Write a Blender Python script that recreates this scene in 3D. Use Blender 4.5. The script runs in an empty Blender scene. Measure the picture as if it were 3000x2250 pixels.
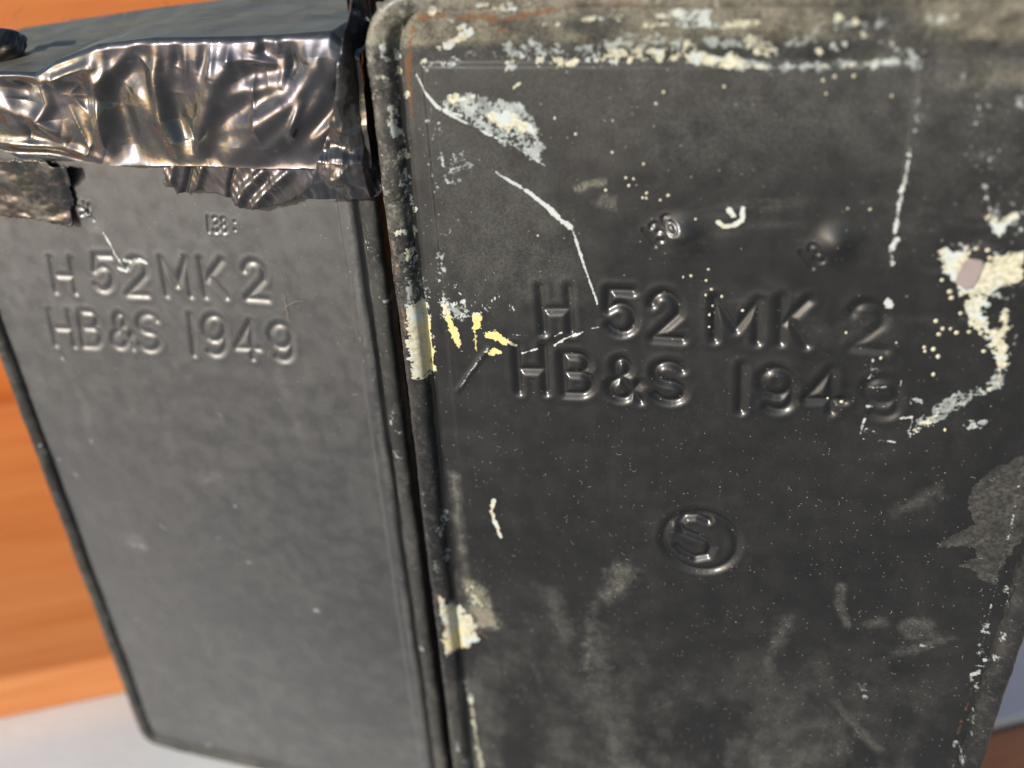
import bpy, bmesh, math, random
import numpy as np
from mathutils import Vector, Matrix
random.seed(7); RNG = np.random.default_rng(11)
S = bpy.context.scene
MM = 0.001

# ------------------------------------------------------------------ camera
# calibrated from the vanishing points of the tins' edges (photo 3000 x 2250)
CX, CY = 1500.0, 1125.0
V1 = np.array((-8000.0, 190.0)) - (CX, CY)        # horizontal edges of the faces
V2 = np.array((1750.0, 5700.0)) - (CX, CY)        # upright edges
FP = math.sqrt(-(V1 @ V2))
d1 = np.array([*V1, FP]); d1 /= np.linalg.norm(d1)
d2 = np.array([*V2, FP]); d2 /= np.linalg.norm(d2)
AX = -d1; AZ = -d2; AY = np.cross(AZ, AX)
RW = np.array([AX, AY, AZ])                       # camera(cv) -> world
def ray(px, py): return RW @ np.array([(px-CX)/FP, (py-CY)/FP, 1.0])
CAMP = RW @ (-np.array([(1620-CX)/FP, (920-CY)/FP, 1.0]) * (12.7/136*FP))
CAMP[2] += 230.7
def onY(px, py, y=0.0):                           # pixel -> (x, z) on the upright plane at depth y
    r = ray(px, py); t = (y - CAMP[1]) / r[1]; p = CAMP + r*t; return (p[0], p[2])
DZ = -onY(437, 2172, 8.0)[1]; CAMP[2] += DZ           # z = 0 is the foot of the tins (mm)
def onZ(px, py, z=0.0):
    r = ray(px, py); t = (z - CAMP[2]) / r[2]; p = CAMP + r*t; return (p[0], p[1])

cam = bpy.data.cameras.new('camera'); camo = bpy.data.objects.new('camera', cam)
S.collection.objects.link(camo); S.camera = camo
cam.sensor_width = 36; cam.lens = FP/3000*36
cam.clip_start = 0.01; cam.clip_end = 100
M3 = Matrix(((RW[0,0], -RW[0,1], -RW[0,2]), (RW[1,0], -RW[1,1], -RW[1,2]), (RW[2,0], -RW[2,1], -RW[2,2])))
camo.matrix_world = Matrix.Translation(Vector(CAMP)*MM) @ M3.to_4x4()
cam.dof.use_dof = True
cam.dof.focus_distance = 0.248
cam.dof.aperture_fstop = 5.8

# ------------------------------------------------------------------ sky, sun, exposure
SUN = Vector((-0.57, -0.76, 0.30)).normalized()
w = bpy.data.worlds.new('World'); S.world = w; w.use_nodes = True
nt = w.node_tree; bg = nt.nodes['Background']
sky = nt.nodes.new('ShaderNodeTexSky'); sky.sky_type = 'NISHITA'; sky.sun_disc = False; sky.dust_density = 1.6
sky.sun_elevation = math.asin(SUN.z); sky.sun_rotation = math.atan2(SUN.x, SUN.y)
nt.links.new(sky.outputs[0], bg.inputs[0]); bg.inputs[1].default_value = 0.13
sl = bpy.data.lights.new('sun', 'SUN'); sl.energy = 4.8; sl.angle = math.radians(0.6); sl.color = (1, 0.98, 0.95)
so = bpy.data.objects.new('sun', sl); S.collection.objects.link(so)
so.rotation_euler = (-SUN).to_track_quat('-Z', 'Y').to_euler(); so.location = SUN*2
S.view_settings.view_transform = 'Standard'; S.view_settings.look = 'None'
S.view_settings.exposure = 0.2; S.view_settings.gamma = 1
S.render.engine = 'CYCLES'

# ------------------------------------------------------------------ helpers
def link(o): S.collection.objects.link(o); return o
def tag(o, label=None, cat=None, group=None, kind=None):
    if label: o['label'] = label
    if cat: o['category'] = cat
    if group: o['group'] = group
    if kind: o['kind'] = kind
    return o
def empty(name, loc):
    o = bpy.data.objects.new(name, None); o.empty_display_size = 0.01
    o.location = loc; return link(o)
def mesh_obj(name, verts, faces, mat, parent=None, smooth=True, attrs=None, origin=None):
    """verts in mm (world); stored relative to the parent's / given origin."""
    v = np.asarray(verts, dtype=np.float64)*MM
    org = np.array(parent.get('_org', (0, 0, 0))) if parent is not None else np.array(origin if origin is not None else (0, 0, 0))
    v = v - org
    me = bpy.data.meshes.new(name)
    if isinstance(faces, np.ndarray):
        n = len(faces); k = faces.shape[1]
        me.vertices.add(len(v)); me.vertices.foreach_set('co', v.astype(np.float32).ravel())
        me.loops.add(n*k); me.loops.foreach_set('vertex_index', faces.astype(np.int32).ravel())
        me.polygons.add(n); me.polygons.foreach_set('loop_start', np.arange(0, n*k, k, dtype=np.int32))
        me.polygons.foreach_set('loop_total', np.full(n, k, dtype=np.int32))
        me.update(calc_edges=True); me.validate()
    else:
        me.from_pydata([tuple(p) for p in v], [], faces)
    me.polygons.foreach_set('use_smooth', np.full(len(me.polygons), smooth))
    for an, arr in (attrs or {}).items():
        a = me.color_attributes.new(an, 'FLOAT_COLOR', 'POINT')
        a.data.foreach_set('color', np.ascontiguousarray(arr, dtype=np.float32).ravel())
    me.materials.append(mat); me.update()
    o = link(bpy.data.objects.new(name, me))
    if parent is not None: o.parent = parent
    else: o.location = org
    return o
def thing(name, org_mm):
    e = empty(name, Vector(org_mm)*MM); e['_org'] = [c*MM for c in org_mm]; return e
def grid_faces(nr, nc):
    i = np.arange(nr*nc).reshape(nr, nc)
    return np.stack([i[:-1, :-1].ravel(), i[:-1, 1:].ravel(), i[1:, 1:].ravel(), i[1:, :-1].ravel()], 1)

def _h(ix, iy, seed):
    n = (ix.astype(np.int64)*374761393 + iy.astype(np.int64)*668265263 + seed*1442695041) & 0xffffffff
    n = ((n ^ (n >> 13))*1274126177) & 0xffffffff
    return ((n ^ (n >> 16)) & 0xffff)/65535.0
def vn(x, y, seed=0):
    x0 = np.floor(x); y0 = np.floor(y); fx = x-x0; fy = y-y0
    fx = fx*fx*fx*(fx*(fx*6-15)+10); fy = fy*fy*fy*(fy*(fy*6-15)+10)
    x0 = x0.astype(np.int64); y0 = y0.astype(np.int64)
    a = _h(x0, y0, seed); b = _h(x0+1, y0, seed); c = _h(x0, y0+1, seed); d = _h(x0+1, y0+1, seed)
    return (a*(1-fx)+b*fx)*(1-fy) + (c*(1-fx)+d*fx)*fy - 0.5
def fbm(x, y, seed=0, oct=4, gain=0.5):
    s = 0; a = 1
    for k in range(oct):
        s = s + a*vn(x*2**k, y*2**k, seed+k*17); a *= gain
    return s
def ss(a, b, x):
    t = np.clip((x-a)/(b-a), 0, 1); return t*t*(3-2*t)
def dpoly(X, Z, pts, closed=False):
    """distance to a polyline and the position along it (0..1)"""
    P = list(pts) + ([pts[0]] if closed else [])
    best = np.full(X.shape, 1e9); bt = np.zeros(X.shape)
    L = [math.dist(P[i], P[i+1]) for i in range(len(P)-1)]; T = sum(L) or 1; acc = 0
    for i in range(len(P)-1):
        ax, az = P[i]; bx, bz = P[i+1]; dx, dz = bx-ax, bz-az; l2 = dx*dx+dz*dz or 1e-9
        t = np.clip(((X-ax)*dx+(Z-az)*dz)/l2, 0, 1)
        d = np.hypot(X-ax-t*dx, Z-az-t*dz); m = d < best
        best = np.where(m, d, best); bt = np.where(m, (acc+t*L[i])/T, bt); acc += L[i]
    return best, bt
def inside(X, Z, pts):
    r = np.zeros(X.shape, bool); n = len(pts)
    for i in range(n):
        ax, az = pts[i]; bx, bz = pts[(i+1) % n]
        if az == bz: continue
        r ^= ((az > Z) != (bz > Z)) & (X < (bx-ax)*(Z-az)/(bz-az)+ax)
    return r
class Field:
    """one soft mask over a face, painted with shapes given as pixels of a zoomed crop"""
    def __init__(s, X, Z, y): s.X, s.Z, s.y = X, Z, y
    def px(s, pts, crop):
        k, ox, oy = crop; return [onY(ox+p[0]*k, oy+p[1]*k, s.y) for p in pts]
    def _sub(s, P, m):
        xs = [p[0] for p in P]; zs = [p[1] for p in P]
        return np.nonzero((s.X > min(xs)-m) & (s.X < max(xs)+m) & (s.Z > min(zs)-m) & (s.Z < max(zs)+m))
    def area(s, F, pts, crop, val=1.0, soft=0.6, rag=0.5, fr=0.35, seed=1):
        P = s.px(pts, crop); i = s._sub(P, soft*2+rag*2+1); x, z = s.X[i], s.Z[i]
        if x.size == 0: return
        d, _ = dpoly(x, z, P, True); d = np.where(inside(x, z, P), -d, d)
        soft = soft*1.5; d = d + rag*2.6*fbm(x*fr*1.5, z*fr*1.5, seed, 5, 0.65)
        F[i] = np.maximum(F[i], val*ss(soft, -soft, d))
    def line(s, F, pts, crop, wid, val=1.0, soft=0.4, rag=0.2, fr=0.5, seed=3, taper=(1, 1)):
        P = s.px(pts, crop); i = s._sub(P, wid+soft*2+1); x, z = s.X[i], s.Z[i]
        if x.size == 0: return
        d, t = dpoly(x, z, P)
        wv = wid*0.5*(taper[0]+(taper[1]-taper[0])*t)
        d = d - wv + rag*2*fbm(x*fr, z*fr, seed, 3)
        F[i] = np.maximum(F[i], val*ss(soft, -soft, d))
C1 = (1200/2212, 0, 0); C2 = (1000/2212, 1000, 0); C3 = (1000/2212, 2000, 0); C4 = (1200/2212, 0, 600)
C5 = (1000/2212, 1100, 700); C6 = (1000/2212, 2000, 700); C7 = (1300/2054, 0, 1200); C8 = (1000/1952, 1200, 1400)
C9 = (900/1572, 2100, 1300); C0 = (1.0, 0, 0)

# ------------------------------------------------------------------ material helpers
class NT:
    def __init__(s, name):
        s.m = bpy.data.materials.new(name); s.m.use_nodes = True; s.t = s.m.node_tree
        s.bsdf = s.t.nodes['Principled BSDF']; s.tc = s.n('ShaderNodeTexCoord')
    def n(s, typ, **kw):
        o = s.t.nodes.new(typ)
        for k, v in kw.items(): setattr(o, k, v)
        return o
    def put(s, inp, v):
        if isinstance(v, (int, float)): inp.default_value = v
        elif isinstance(v, tuple): inp.default_value = (*v, 1) if len(v) == 3 and inp.type == 'RGBA' else v
        else: s.t.links.new(v, inp)
    def math(s, op, a, b=0.0, clamp=False):
        o = s.n('ShaderNodeMath', operation=op, use_clamp=clamp); s.put(o.inputs[0], a); s.put(o.inputs[1], b); return o.outputs[0]
    def sstep(s, a, b, x):
        o = s.n('ShaderNodeMapRange', interpolation_type='SMOOTHSTEP'); s.put(o.inputs[0], x)
        o.inputs[1].default_value = a; o.inputs[2].default_value = b; return o.outputs[0]
    def lerp(s, a, b, x):
        o = s.n('ShaderNodeMapRange'); s.put(o.inputs[0], x); o.inputs[3].default_value = a; o.inputs[4].default_value = b; return o.outputs[0]
    def map(s, scale=(1, 1, 1), rot=(0, 0, 0)):
        o = s.n('ShaderNodeMapping'); s.t.links.new(s.tc.outputs['Object'], o.inputs[0])
        o.inputs['Scale'].default_value = scale; o.inputs['Rotation'].default_value = rot; return o.outputs[0]
    def noise(s, scale, detail=4, rough=0.55, vec=None, dist=0.0):
        o = s.n('ShaderNodeTexNoise'); s.t.links.new(vec or s.tc.outputs['Object'], o.inputs['Vector'])
        o.inputs['Scale'].default_value = scale; o.inputs['Detail'].default_value = detail
        o.inputs['Roughness'].default_value = rough; o.inputs['Distortion'].default_value = dist; return o.outputs['Fac']
    def voro(s, scale, vec=None, feature='F1'):
        o = s.n('ShaderNodeTexVoronoi', feature=feature); s.t.links.new(vec or s.tc.outputs['Object'], o.inputs['Vector'])
        o.inputs['Scale'].default_value = scale; return o
    def mix(s, f, a, b):
        o = s.n('ShaderNodeMix', data_type='RGBA'); s.put(o.inputs[0], f); s.put(o.inputs[6], a); s.put(o.inputs[7], b); return o.outputs[2]
    def bump(s, h, strength, dist, prev=None):
        o = s.n('ShaderNodeBump'); o.inputs['Strength'].default_value = strength; o.inputs['Distance'].default_value = dist
        s.put(o.inputs['Height'], h)
        if prev is not None: s.t.links.new(prev, o.inputs['Normal'])
        return o.outputs[0]
    def attr(s, name):
        a = s.n('ShaderNodeAttribute', attribute_name=name); sp = s.n('ShaderNodeSeparateColor'); s.t.links.new(a.outputs['Color'], sp.inputs[0])
        return sp.outputs[0], sp.outputs[1], sp.outputs[2], a.outputs['Alpha']
    def out(s, **kw):
        for k, v in kw.items(): s.put(s.bsdf.inputs[k], v)
        return s.m

def tin_material(name, base, base2, rough, dustcol, dust_amt, speck, striae, attrs=True, rustamt=0.0, grime=0.0, spec=0.5, coat=0.0):
    t = NT(name)
    big = t.noise(28, 5, 0.6); mid = t.noise(160, 5, 0.62); fine = t.noise(1500, 3, 0.6); fine2 = t.noise(900, 4, 0.65)
    grain = t.noise(4200, 2, 0.5)
    col = t.mix(t.sstep(0.35, 0.7, big), base, base2)
    # lying dust: broad clouds broken up by finer noise
    cloud = t.math('MULTIPLY', t.sstep(0.38, 0.78, big), t.sstep(0.3, 0.8, mid))
    if attrs:
        paint, chalk, dust, rust = t.attr('MA'); yel, scr, mud, gloss = t.attr('MB')
    else:
        paint = chalk = dust = rust = yel = scr = mud = gloss = None
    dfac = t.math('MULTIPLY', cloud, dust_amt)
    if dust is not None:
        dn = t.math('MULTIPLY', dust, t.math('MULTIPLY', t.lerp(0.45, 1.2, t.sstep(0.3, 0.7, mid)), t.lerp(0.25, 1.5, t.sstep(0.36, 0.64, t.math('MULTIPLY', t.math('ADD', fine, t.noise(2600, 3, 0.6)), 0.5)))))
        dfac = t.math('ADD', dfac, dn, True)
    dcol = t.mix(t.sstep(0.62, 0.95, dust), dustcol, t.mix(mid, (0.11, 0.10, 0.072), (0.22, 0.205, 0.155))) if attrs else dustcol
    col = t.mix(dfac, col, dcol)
    hz = t.math('MULTIPLY', t.sstep(0.56, 0.70, t.noise(2300, 3, 0.65)), t.math('MULTIPLY', t.sstep(0.40, 0.66, t.noise(70, 5, 0.65)), speck*0.45))
    col = t.mix(hz, col, (0.12, 0.115, 0.10))
    # dust specks
    sv = t.voro(760); sc = t.n('ShaderNodeSeparateColor'); t.t.links.new(sv.outputs['Color'], sc.inputs[0])
    rad = t.math('MULTIPLY', t.sstep(0.45, 1.0, sc.outputs[0]), 0.18)
    sp = t.math('MULTIPLY', t.math('LESS_THAN', sv.outputs['Distance'], rad), t.math('MULTIPLY', sc.outputs[1], speck))
    col = t.mix(sp, col, (0.42, 0.40, 0.34))
    wipe = t.noise(1.0, 5, 0.6, t.map((160, 160, 34), (0, 0.5, 0)), 0.5)
    wf = t.math('MULTIPLY', t.sstep(0.50, 0.72, wipe), t.math('MULTIPLY', t.sstep(0.35, 0.62, t.noise(48, 3, 0.5)), dust_amt*0.9))
    col = t.mix(wf, col, dustcol); dfac = t.math('ADD', dfac, wf, True)
    rgh = t.math('ADD', t.lerp(rough-0.06, rough+0.10, t.sstep(0.3, 0.7, mid)), t.math('MULTIPLY', dfac, 0.3), True)
    height = t.math('MULTIPLY', grain, 0.25)
    if attrs:
        rf = t.sstep(0.42, 0.62, t.math('ADD', rust, t.math('MULTIPLY', t.math('SUBTRACT', fine2, 0.5), 0.9)))
        rf = t.math('MULTIPLY', rf, t.sstep(0.02, 0.3, rust))
        col = t.mix(t.math('MULTIPLY', rf, 0.7), col, t.mix(fine, (0.085, 0.036, 0.016), (0.20, 0.095, 0.042)))
        md = t.sstep(0.38, 0.60, t.math('ADD', mud, t.math('MULTIPLY', t.math('SUBTRACT', fine2, 0.5), 0.5)))
        md = t.math('MULTIPLY', md, t.sstep(0.02, 0.2, mud))
        col = t.mix(t.math('MULTIPLY', md, t.lerp(0.25, 1.0, t.sstep(0.35, 0.65, fine2))), col, t.mix(t.sstep(0.3, 0.7, mid), (0.022, 0.0215, 0.019), (0.06, 0.058, 0.05)))
        # chalky broken paint: density follows the mask
        cf = t.sstep(0.46, 0.62, t.math('ADD', t.math('MULTIPLY', chalk, 0.52), t.math('MULTIPLY', t.math('SUBTRACT', t.math('MULTIPLY', t.math('ADD', fine2, t.noise(480, 3, 0.6)), 0.5), 0.44), 1.9)))
        cf = t.math('MULTIPLY', cf, t.sstep(0.04, 0.35, chalk))
        col = t.mix(t.math('MULTIPLY', cf, t.lerp(0.35, 0.85, t.sstep(0.3, 0.7, t.noise(260, 4, 0.6)))), col, t.mix(mid, (0.28, 0.33, 0.33), (0.50, 0.53, 0.49)))
        pf = t.sstep(0.46, 0.56, t.math('ADD', t.math('MULTIPLY', paint, 0.92), t.math('MULTIPLY', t.math('SUBTRACT', t.math('MULTIPLY', t.math('ADD', fine, t.noise(430, 5, 0.7)), 0.5), 0.49), 2.0)))
        pf = t.math('MULTIPLY', pf, t.sstep(0.05, 0.25, paint))
        cream = t.mix(t.sstep(0.35, 0.65, fine2), (0.32, 0.305, 0.215), (0.50, 0.48, 0.37))
        cream = t.mix(t.sstep(0.48, 0.62, t.noise(170, 4, 0.6)), cream, (0.40, 0.44, 0.43))
        cream = t.mix(t.math('MULTIPLY', yel, 0.9), cream, t.mix(mid, (0.55, 0.44, 0.10), (0.58, 0.52, 0.25)))
        col = t.mix(pf, col, cream)
        sf = t.sstep(0.36, 0.66, t.math('ADD', t.math('MULTIPLY', scr, 0.85), t.math('MULTIPLY', t.math('SUBTRACT', t.math('MULTIPLY', t.math('ADD', fine, t.noise(380, 4, 0.65)), 0.5), 0.5), 1.7)))
        sf = t.math('MULTIPLY', sf, t.sstep(0.03, 0.2, scr))
        col = t.mix(t.math('MULTIPLY', sf, 0.85), col, (0.46, 0.49, 0.47))
        cover = t.math('MAXIMUM', t.math('MAXIMUM', pf, cf), t.math('MAXIMUM', rf, md))
        rgh = t.math('ADD', rgh, t.math('MULTIPLY', cover, 0.35), True)
        height = t.math('ADD', height, t.math('MULTIPLY', cover, 0.9))
    if rustamt > 0:
        g = t.sstep(0.62, 0.74, t.math('MULTIPLY', t.math('ADD', mid, t.noise(420, 4, 0.7)), 0.5))
        g = t.math('MULTIPLY', g, rustamt)
        col = t.mix(g, col, t.mix(fine, (0.07, 0.036, 0.020), (0.20, 0.13, 0.08)))
    if grime > 0:
        gm = t.math('MULTIPLY', gloss, grime) if attrs else grime
        g2 = t.math('MULTIPLY', t.sstep(0.50, 0.66, t.noise(330, 5, 0.7)), gm)
        g3 = t.math('MULTIPLY', t.sstep(0.56, 0.66, t.noise(640, 5, 0.75)), t.math('MULTIPLY', t.sstep(0.42, 0.60, t.noise(110, 3, 0.6)), gm))
        col = t.mix(g2, col, (0.15, 0.14, 0.115)); col = t.mix(g3, col, (0.40, 0.38, 0.30)); rgh = t.math('ADD', rgh, t.math('MULTIPLY', g2, 0.25), True)
    nrm = t.bump(height, 0.35, 0.00012)
    if attrs: nrm = t.bump(t.math('MULTIPLY', pf, t.lerp(0.6, 1.0, fine2)), 0.8, 0.00030, nrm)
    if striae > 0:
        sn = t.noise(1.0, 2, 0.5, t.map((2600, 2600, 60)))
        nrm = t.bump(sn, striae, 0.00006, nrm)
    nrm = t.bump(grain, 0.22, 0.00010, nrm)
    nrm = t.bump(t.noise(60, 3, 0.5), 0.25, 0.00015, nrm)
    return t.out(**{'Base Color': col, 'Roughness': rgh, 'Normal': nrm, 'Specular IOR Level': spec, 'Coat Weight': coat if not attrs else t.math('MULTIPLY', t.math('SUBTRACT', 1.0, t.math('MAXIMUM', cover, dfac), True), coat), 'Coat Roughness': 0.21, 'Coat IOR': 1.5})

MAT = {}
MAT['right_panel'] = tin_material('black_paint_worn', (0.0045, 0.0047, 0.005), (0.008, 0.008, 0.008), 0.46, (0.070, 0.069, 0.061), 0.06, 0.4, 0.5, spec=0.34, coat=0.55)
MAT['left_panel'] = tin_material('grey_black_paint_dusty', (0.017, 0.018, 0.0195), (0.023, 0.0235, 0.024), 0.44, (0.075, 0.076, 0.073), 0.10, 0.45, 0.12, spec=1.0, coat=0.35)
MAT['right_rim'] = tin_material('rim_paint_worn', (0.010, 0.010, 0.011), (0.018, 0.0175, 0.017), 0.24, (0.075, 0.072, 0.06), 0.2, 0.6, 0.0, True, 0.40, 0.9)
MAT['left_rim'] = tin_material('rim_paint_dirty', (0.022, 0.022, 0.022), (0.037, 0.038, 0.035), 0.48, (0.11, 0.105, 0.09), 0.3, 0.5, 0.0, True, 0.03, 0.45, 0.15)
MAT['body'] = tin_material('body_paint', (0.012, 0.012, 0.012), (0.022, 0.021, 0.02), 0.8, (0.06, 0.058, 0.05), 0.3, 0.3, 0.0, False, 0.0, 0.1, 0.08)

def plain(name, a, b, scale, rough, bumpd=0.0005):
    t = NT(name); n = t.noise(scale, 6, 0.62); n2 = t.noise(scale*14, 3, 0.6)
    col = t.mix(t.sstep(0.3, 0.7, n), a, b)
    return t.out(**{'Base Color': col, 'Roughness': rough, 'Normal': t.bump(n2, 0.3, bumpd)})
def tape_material(name, dirt):
    t = NT(name); mid = t.noise(120, 5, 0.65); fine = t.noise(1300, 3, 0.6)
    d = t.math('MULTIPLY', t.sstep(0.50, 0.72, mid), dirt)
    col = t.mix(d, (0.014, 0.015, 0.016), (0.062, 0.061, 0.056))
    rgh = t.math('ADD', t.lerp(0.26, 0.40, t.sstep(0.35, 0.65, t.noise(45, 3, 0.5))), t.math('MULTIPLY', d, 0.4), True)
    nrm = t.bump(fine, 0.10, 0.00006)
    thick = t.lerp(230, 300, t.sstep(0.3, 0.7, t.noise(38, 2, 0.5)))
    return t.out(**{'Base Color': col, 'Roughness': rgh, 'Normal': nrm, 'Specular IOR Level': 0.5, 'IOR': 1.58 - 0.1*dirt, 'Coat Weight': 0.9*(1-dirt), 'Coat Roughness': 0.05, 'Coat IOR': 1.7,
                    'Thin Film Thickness': thick, 'Thin Film IOR': 1.54 - 0.1*dirt})
MAT['tape'] = tape_material('glossy_black_film', 0.25)
MAT['tape_top'] = plain('dusty_black_film', (0.078, 0.073, 0.055), (0.125, 0.116, 0.088), 60, 0.45, 0.0002)
MAT['tape_dull'] = tape_material('dull_black_film', 0.9)

def wood_material(name, a, b, c, rough=0.32):
    t = NT(name)
    g = t.noise(1.0, 6, 0.6, t.map((3, 60, 60)), 0.6); g2 = t.noise(1.0, 4, 0.6, t.map((12, 420, 420)), 0.3); big = t.noise(9, 3, 0.5)
    col = t.mix(t.sstep(0.3, 0.7, g), a, b); col = t.mix(t.math('MULTIPLY', t.sstep(0.5, 0.8, g2), 0.5), col, c)
    col = t.mix(t.math('MULTIPLY', t.sstep(0.45, 0.75, big), 0.35), col, b)
    return t.out(**{'Base Color': col, 'Roughness': t.lerp(rough, rough+0.15, big), 'Normal': t.bump(g2, 0.15, 0.0004),
                    'Coat Weight': 0.5, 'Coat Roughness': 0.18})
MAT['wood'] = wood_material('varnished_orange_wood', (0.56, 0.175, 0.036), (0.66, 0.25, 0.07), (0.30, 0.075, 0.016))
MAT['wood_red'] = wood_material('varnished_red_wood', (0.50, 0.13, 0.025), (0.60, 0.19, 0.04), (0.28, 0.06, 0.014))

MAT['white'] = plain('white_painted_board', (0.66, 0.65, 0.62), (0.74, 0.73, 0.70), 14, 0.5)
MAT['ground'] = plain('pale_paving', (0.28, 0.275, 0.27), (0.34, 0.335, 0.33), 6, 0.85, 0.002)
MAT['speck'] = plain('cream_paint_speck', (0.40, 0.36, 0.24), (0.50, 0.47, 0.36), 300, 0.6)
MAT['lint'] = plain('pale_lint', (0.45, 0.40, 0.30), (0.55, 0.52, 0.45), 300, 0.8)
MAT['hair'] = plain('brown_fibre', (0.30, 0.20, 0.11), (0.40, 0.28, 0.16), 300, 0.7)
MAT['chip'] = plain('mauve_grey_primer', (0.22, 0.18, 0.175), (0.25, 0.205, 0.20), 200, 0.6)

# ------------------------------------------------------------------ setting: ground, boards
def rot_box(cx, cy, ang, x0, x1, y0, y1, z0, z1, name, mat, bevel=2.5, parent=None, seg=3):
    """box in a frame turned by ang about (cx,cy); mm; x runs along the board"""
    bm = bmesh.new(); bmesh.ops.create_cube(bm, size=1)
    lx, ly, lz = (x1-x0), (y1-y0), (z1-z0)
    for v in bm.verts: v.co = Vector((v.co.x*lx, v.co.y*ly, (v.co.z+0.5)*lz))*MM
    bmesh.ops.bevel(bm, geom=list(bm.edges), offset=bevel*MM, segments=seg, profile=0.5, affect='EDGES')
    me = bpy.data.meshes.new(name); bm.to_mesh(me); bm.free()
    for p in me.polygons: p.use_smooth = False
    me.materials.append(mat); o = link(bpy.data.objects.new(name, me))
    mx, my = (x0+x1)/2, (y0+y1)/2; c, s = math.cos(ang), math.sin(ang)
    o.location = Vector((cx+mx*c-my*s, cy+mx*s+my*c, z0))*MM; o.rotation_euler = (0, 0, ang)
    return o
g = mesh_obj('ground', [(-6000, -6000, -40), (6000, -6000, -40), (6000, 6000, -40), (-6000, 6000, -40)], [(0, 1, 2, 3)], MAT['ground'], smooth=False)
tag(g, 'pale paving slab ground below the boards', None, None, 'structure')

TH = 26.0                                           # thickness of the plank behind
a0 = np.array(onZ(0, 2000, TH)); a1 = np.array(onZ(354, 1928, TH))
ANG = math.atan2(a1[1]-a0[1], a1[0]-a0[0]); UX = np.array((math.cos(ANG), math.sin(ANG))); UY = np.array((-UX[1], UX[0]))
b0 = np.array(onZ(2950, 2105, 0))
bx = (b0-a0) @ UX; offB = (b0-a0) @ UY                                 # near edge of the white board (negative)
o = rot_box(a0[0], a0[1], ANG, -700, 900, offB, 360, -18, 0, 'white_board', MAT['white'], 1.5)
tag(o, 'white painted board lying flat under the two black tins', 'board')
o = rot_box(a0[0], a0[1], ANG, bx-70, bx+400, offB-80, offB-1, -40, -4, 'wooden_plank', MAT['wood'], 4)
tag(o, 'varnished orange plank lying low along the front edge of the white board', 'plank', 'wooden planks')
o = rot_box(a0[0], a0[1], ANG, -690, (-214.0-a0[0])/UX[0], 0, 300, 0, TH, 'wooden_plank', MAT['wood'], 5, seg=5)
tag(o, 'bright orange varnished plank lying on the white board behind the tins', 'plank', 'wooden planks')
o = rot_box(a0[0], a0[1], ANG, -680, 860, 322, 346, 0, 322, 'wooden_plank', MAT['wood_red'], 4)
tag(o, 'reddish orange varnished plank standing on edge behind the taped tin', 'plank', 'wooden planks')

# ------------------------------------------------------------------ stroke lettering (unit boxes)
def arc(cx, cy, rx, ry, a0, a1, n=14):
    return [(cx+rx*math.cos(math.radians(a0+(a1-a0)*i/n)), cy+ry*math.sin(math.radians(a0+(a1-a0)*i/n))) for i in range(n+1)]
GL = {
 'H': [[(0, 0), (0, 1)], [(1, 0), (1, 1)], [(0, .5), (1, .5)]],
 '5': [[(.92, 1), (.1, 1), (.03, .56)] , [(.03, .56)] + arc(.46, .34, .5, .34, 125, -145)],
 '2': [arc(.5, .68, .46, .32, 165, -25) + [(.02, 0), (1, 0)]],
 'M': [[(0, 0), (0, 1), (.5, .28), (1, 1), (1, 0)]],
 'K': [[(0, 0), (0, 1)], [(1, 1), (0, .36)], [(.32, .56), (1, 0)]],
 'B': [[(0, 0), (0, 1), (.5, 1)] + arc(.5, .77, .40, .23, 90, -90) + [(0, .54)], [(.5, .54)] + arc(.55, .27, .45, .27, 90, -90) + [(0, 0)]],
 '&': [[(1, 0), (.28, .66)] + arc(.46, .80, .22, .20, 200, -40) + [(.16, .42)] + arc(.38, .24, .34, .24, 140, 320) + [(.98, .44)]],
 'S': [arc(.5, .75, .44, .25, 25, 270) + arc(.5, .25, .46, .25, 90, -155)],
 '1': [[(.5, 0), (.5, 1)]],
 '9': [arc(.5, .68, .46, .32, 0, 360), [(.96, .68), (.96, .36)] + arc(.52, .30, .44, .30, 0, -130)],
 '4': [[(.68, 0), (.68, 1), (0, .28), (1, .28)]],
 '3': [arc(.45, .76, .45, .24, 140, -90) + arc(.45, .27, .5, .27, 90, -150)],
 '8': [arc(.5, .76, .36, .24, -90, 270), arc(.5, .26, .46, .26, 90, 450)],
 '6': [arc(.5, .32, .44, .32, 0, 360), [(.06, .32), (.10, .66), (.40, .98), (.8, .94)]],
 ':': [[(.5, .2), (.5, .22)], [(.5, .75), (.5, .77)]],
}
def glyph_strokes(ch, BL, TL, BR):
    """map unit box to the face by its bottom-left, top-left and bottom-right corners (mm)"""
    BL, TL, BR = map(np.array, (BL, TL, BR)); res = []
    for st in GL[ch]:
        res.append([tuple(BL+(BR-BL)*u+(TL-BL)*v) for u, v in st])
    return res
def stamp(Hf, X, Z, strokes, depth, wid, seed=5):
    for P in [None]:
        allp = [p for s in strokes for p in s]
        xs = [p[0] for p in allp]; zs = [p[1] for p in allp]; m = wid*3.5
        i = np.nonzero((X > min(xs)-m) & (X < max(xs)+m) & (Z > min(zs)-m) & (Z < max(zs)+m))
        if i[0].size == 0: return
        d = np.full(X[i].shape, 1e9)
        for s in strokes: d = np.minimum(d, dpoly(X[i], Z[i], s)[0])
        Hf[i] += -depth*np.exp(-(d/wid)**2) + 0.16*depth*np.exp(-((d-wid*2.1)/(wid*0.9))**2)

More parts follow.
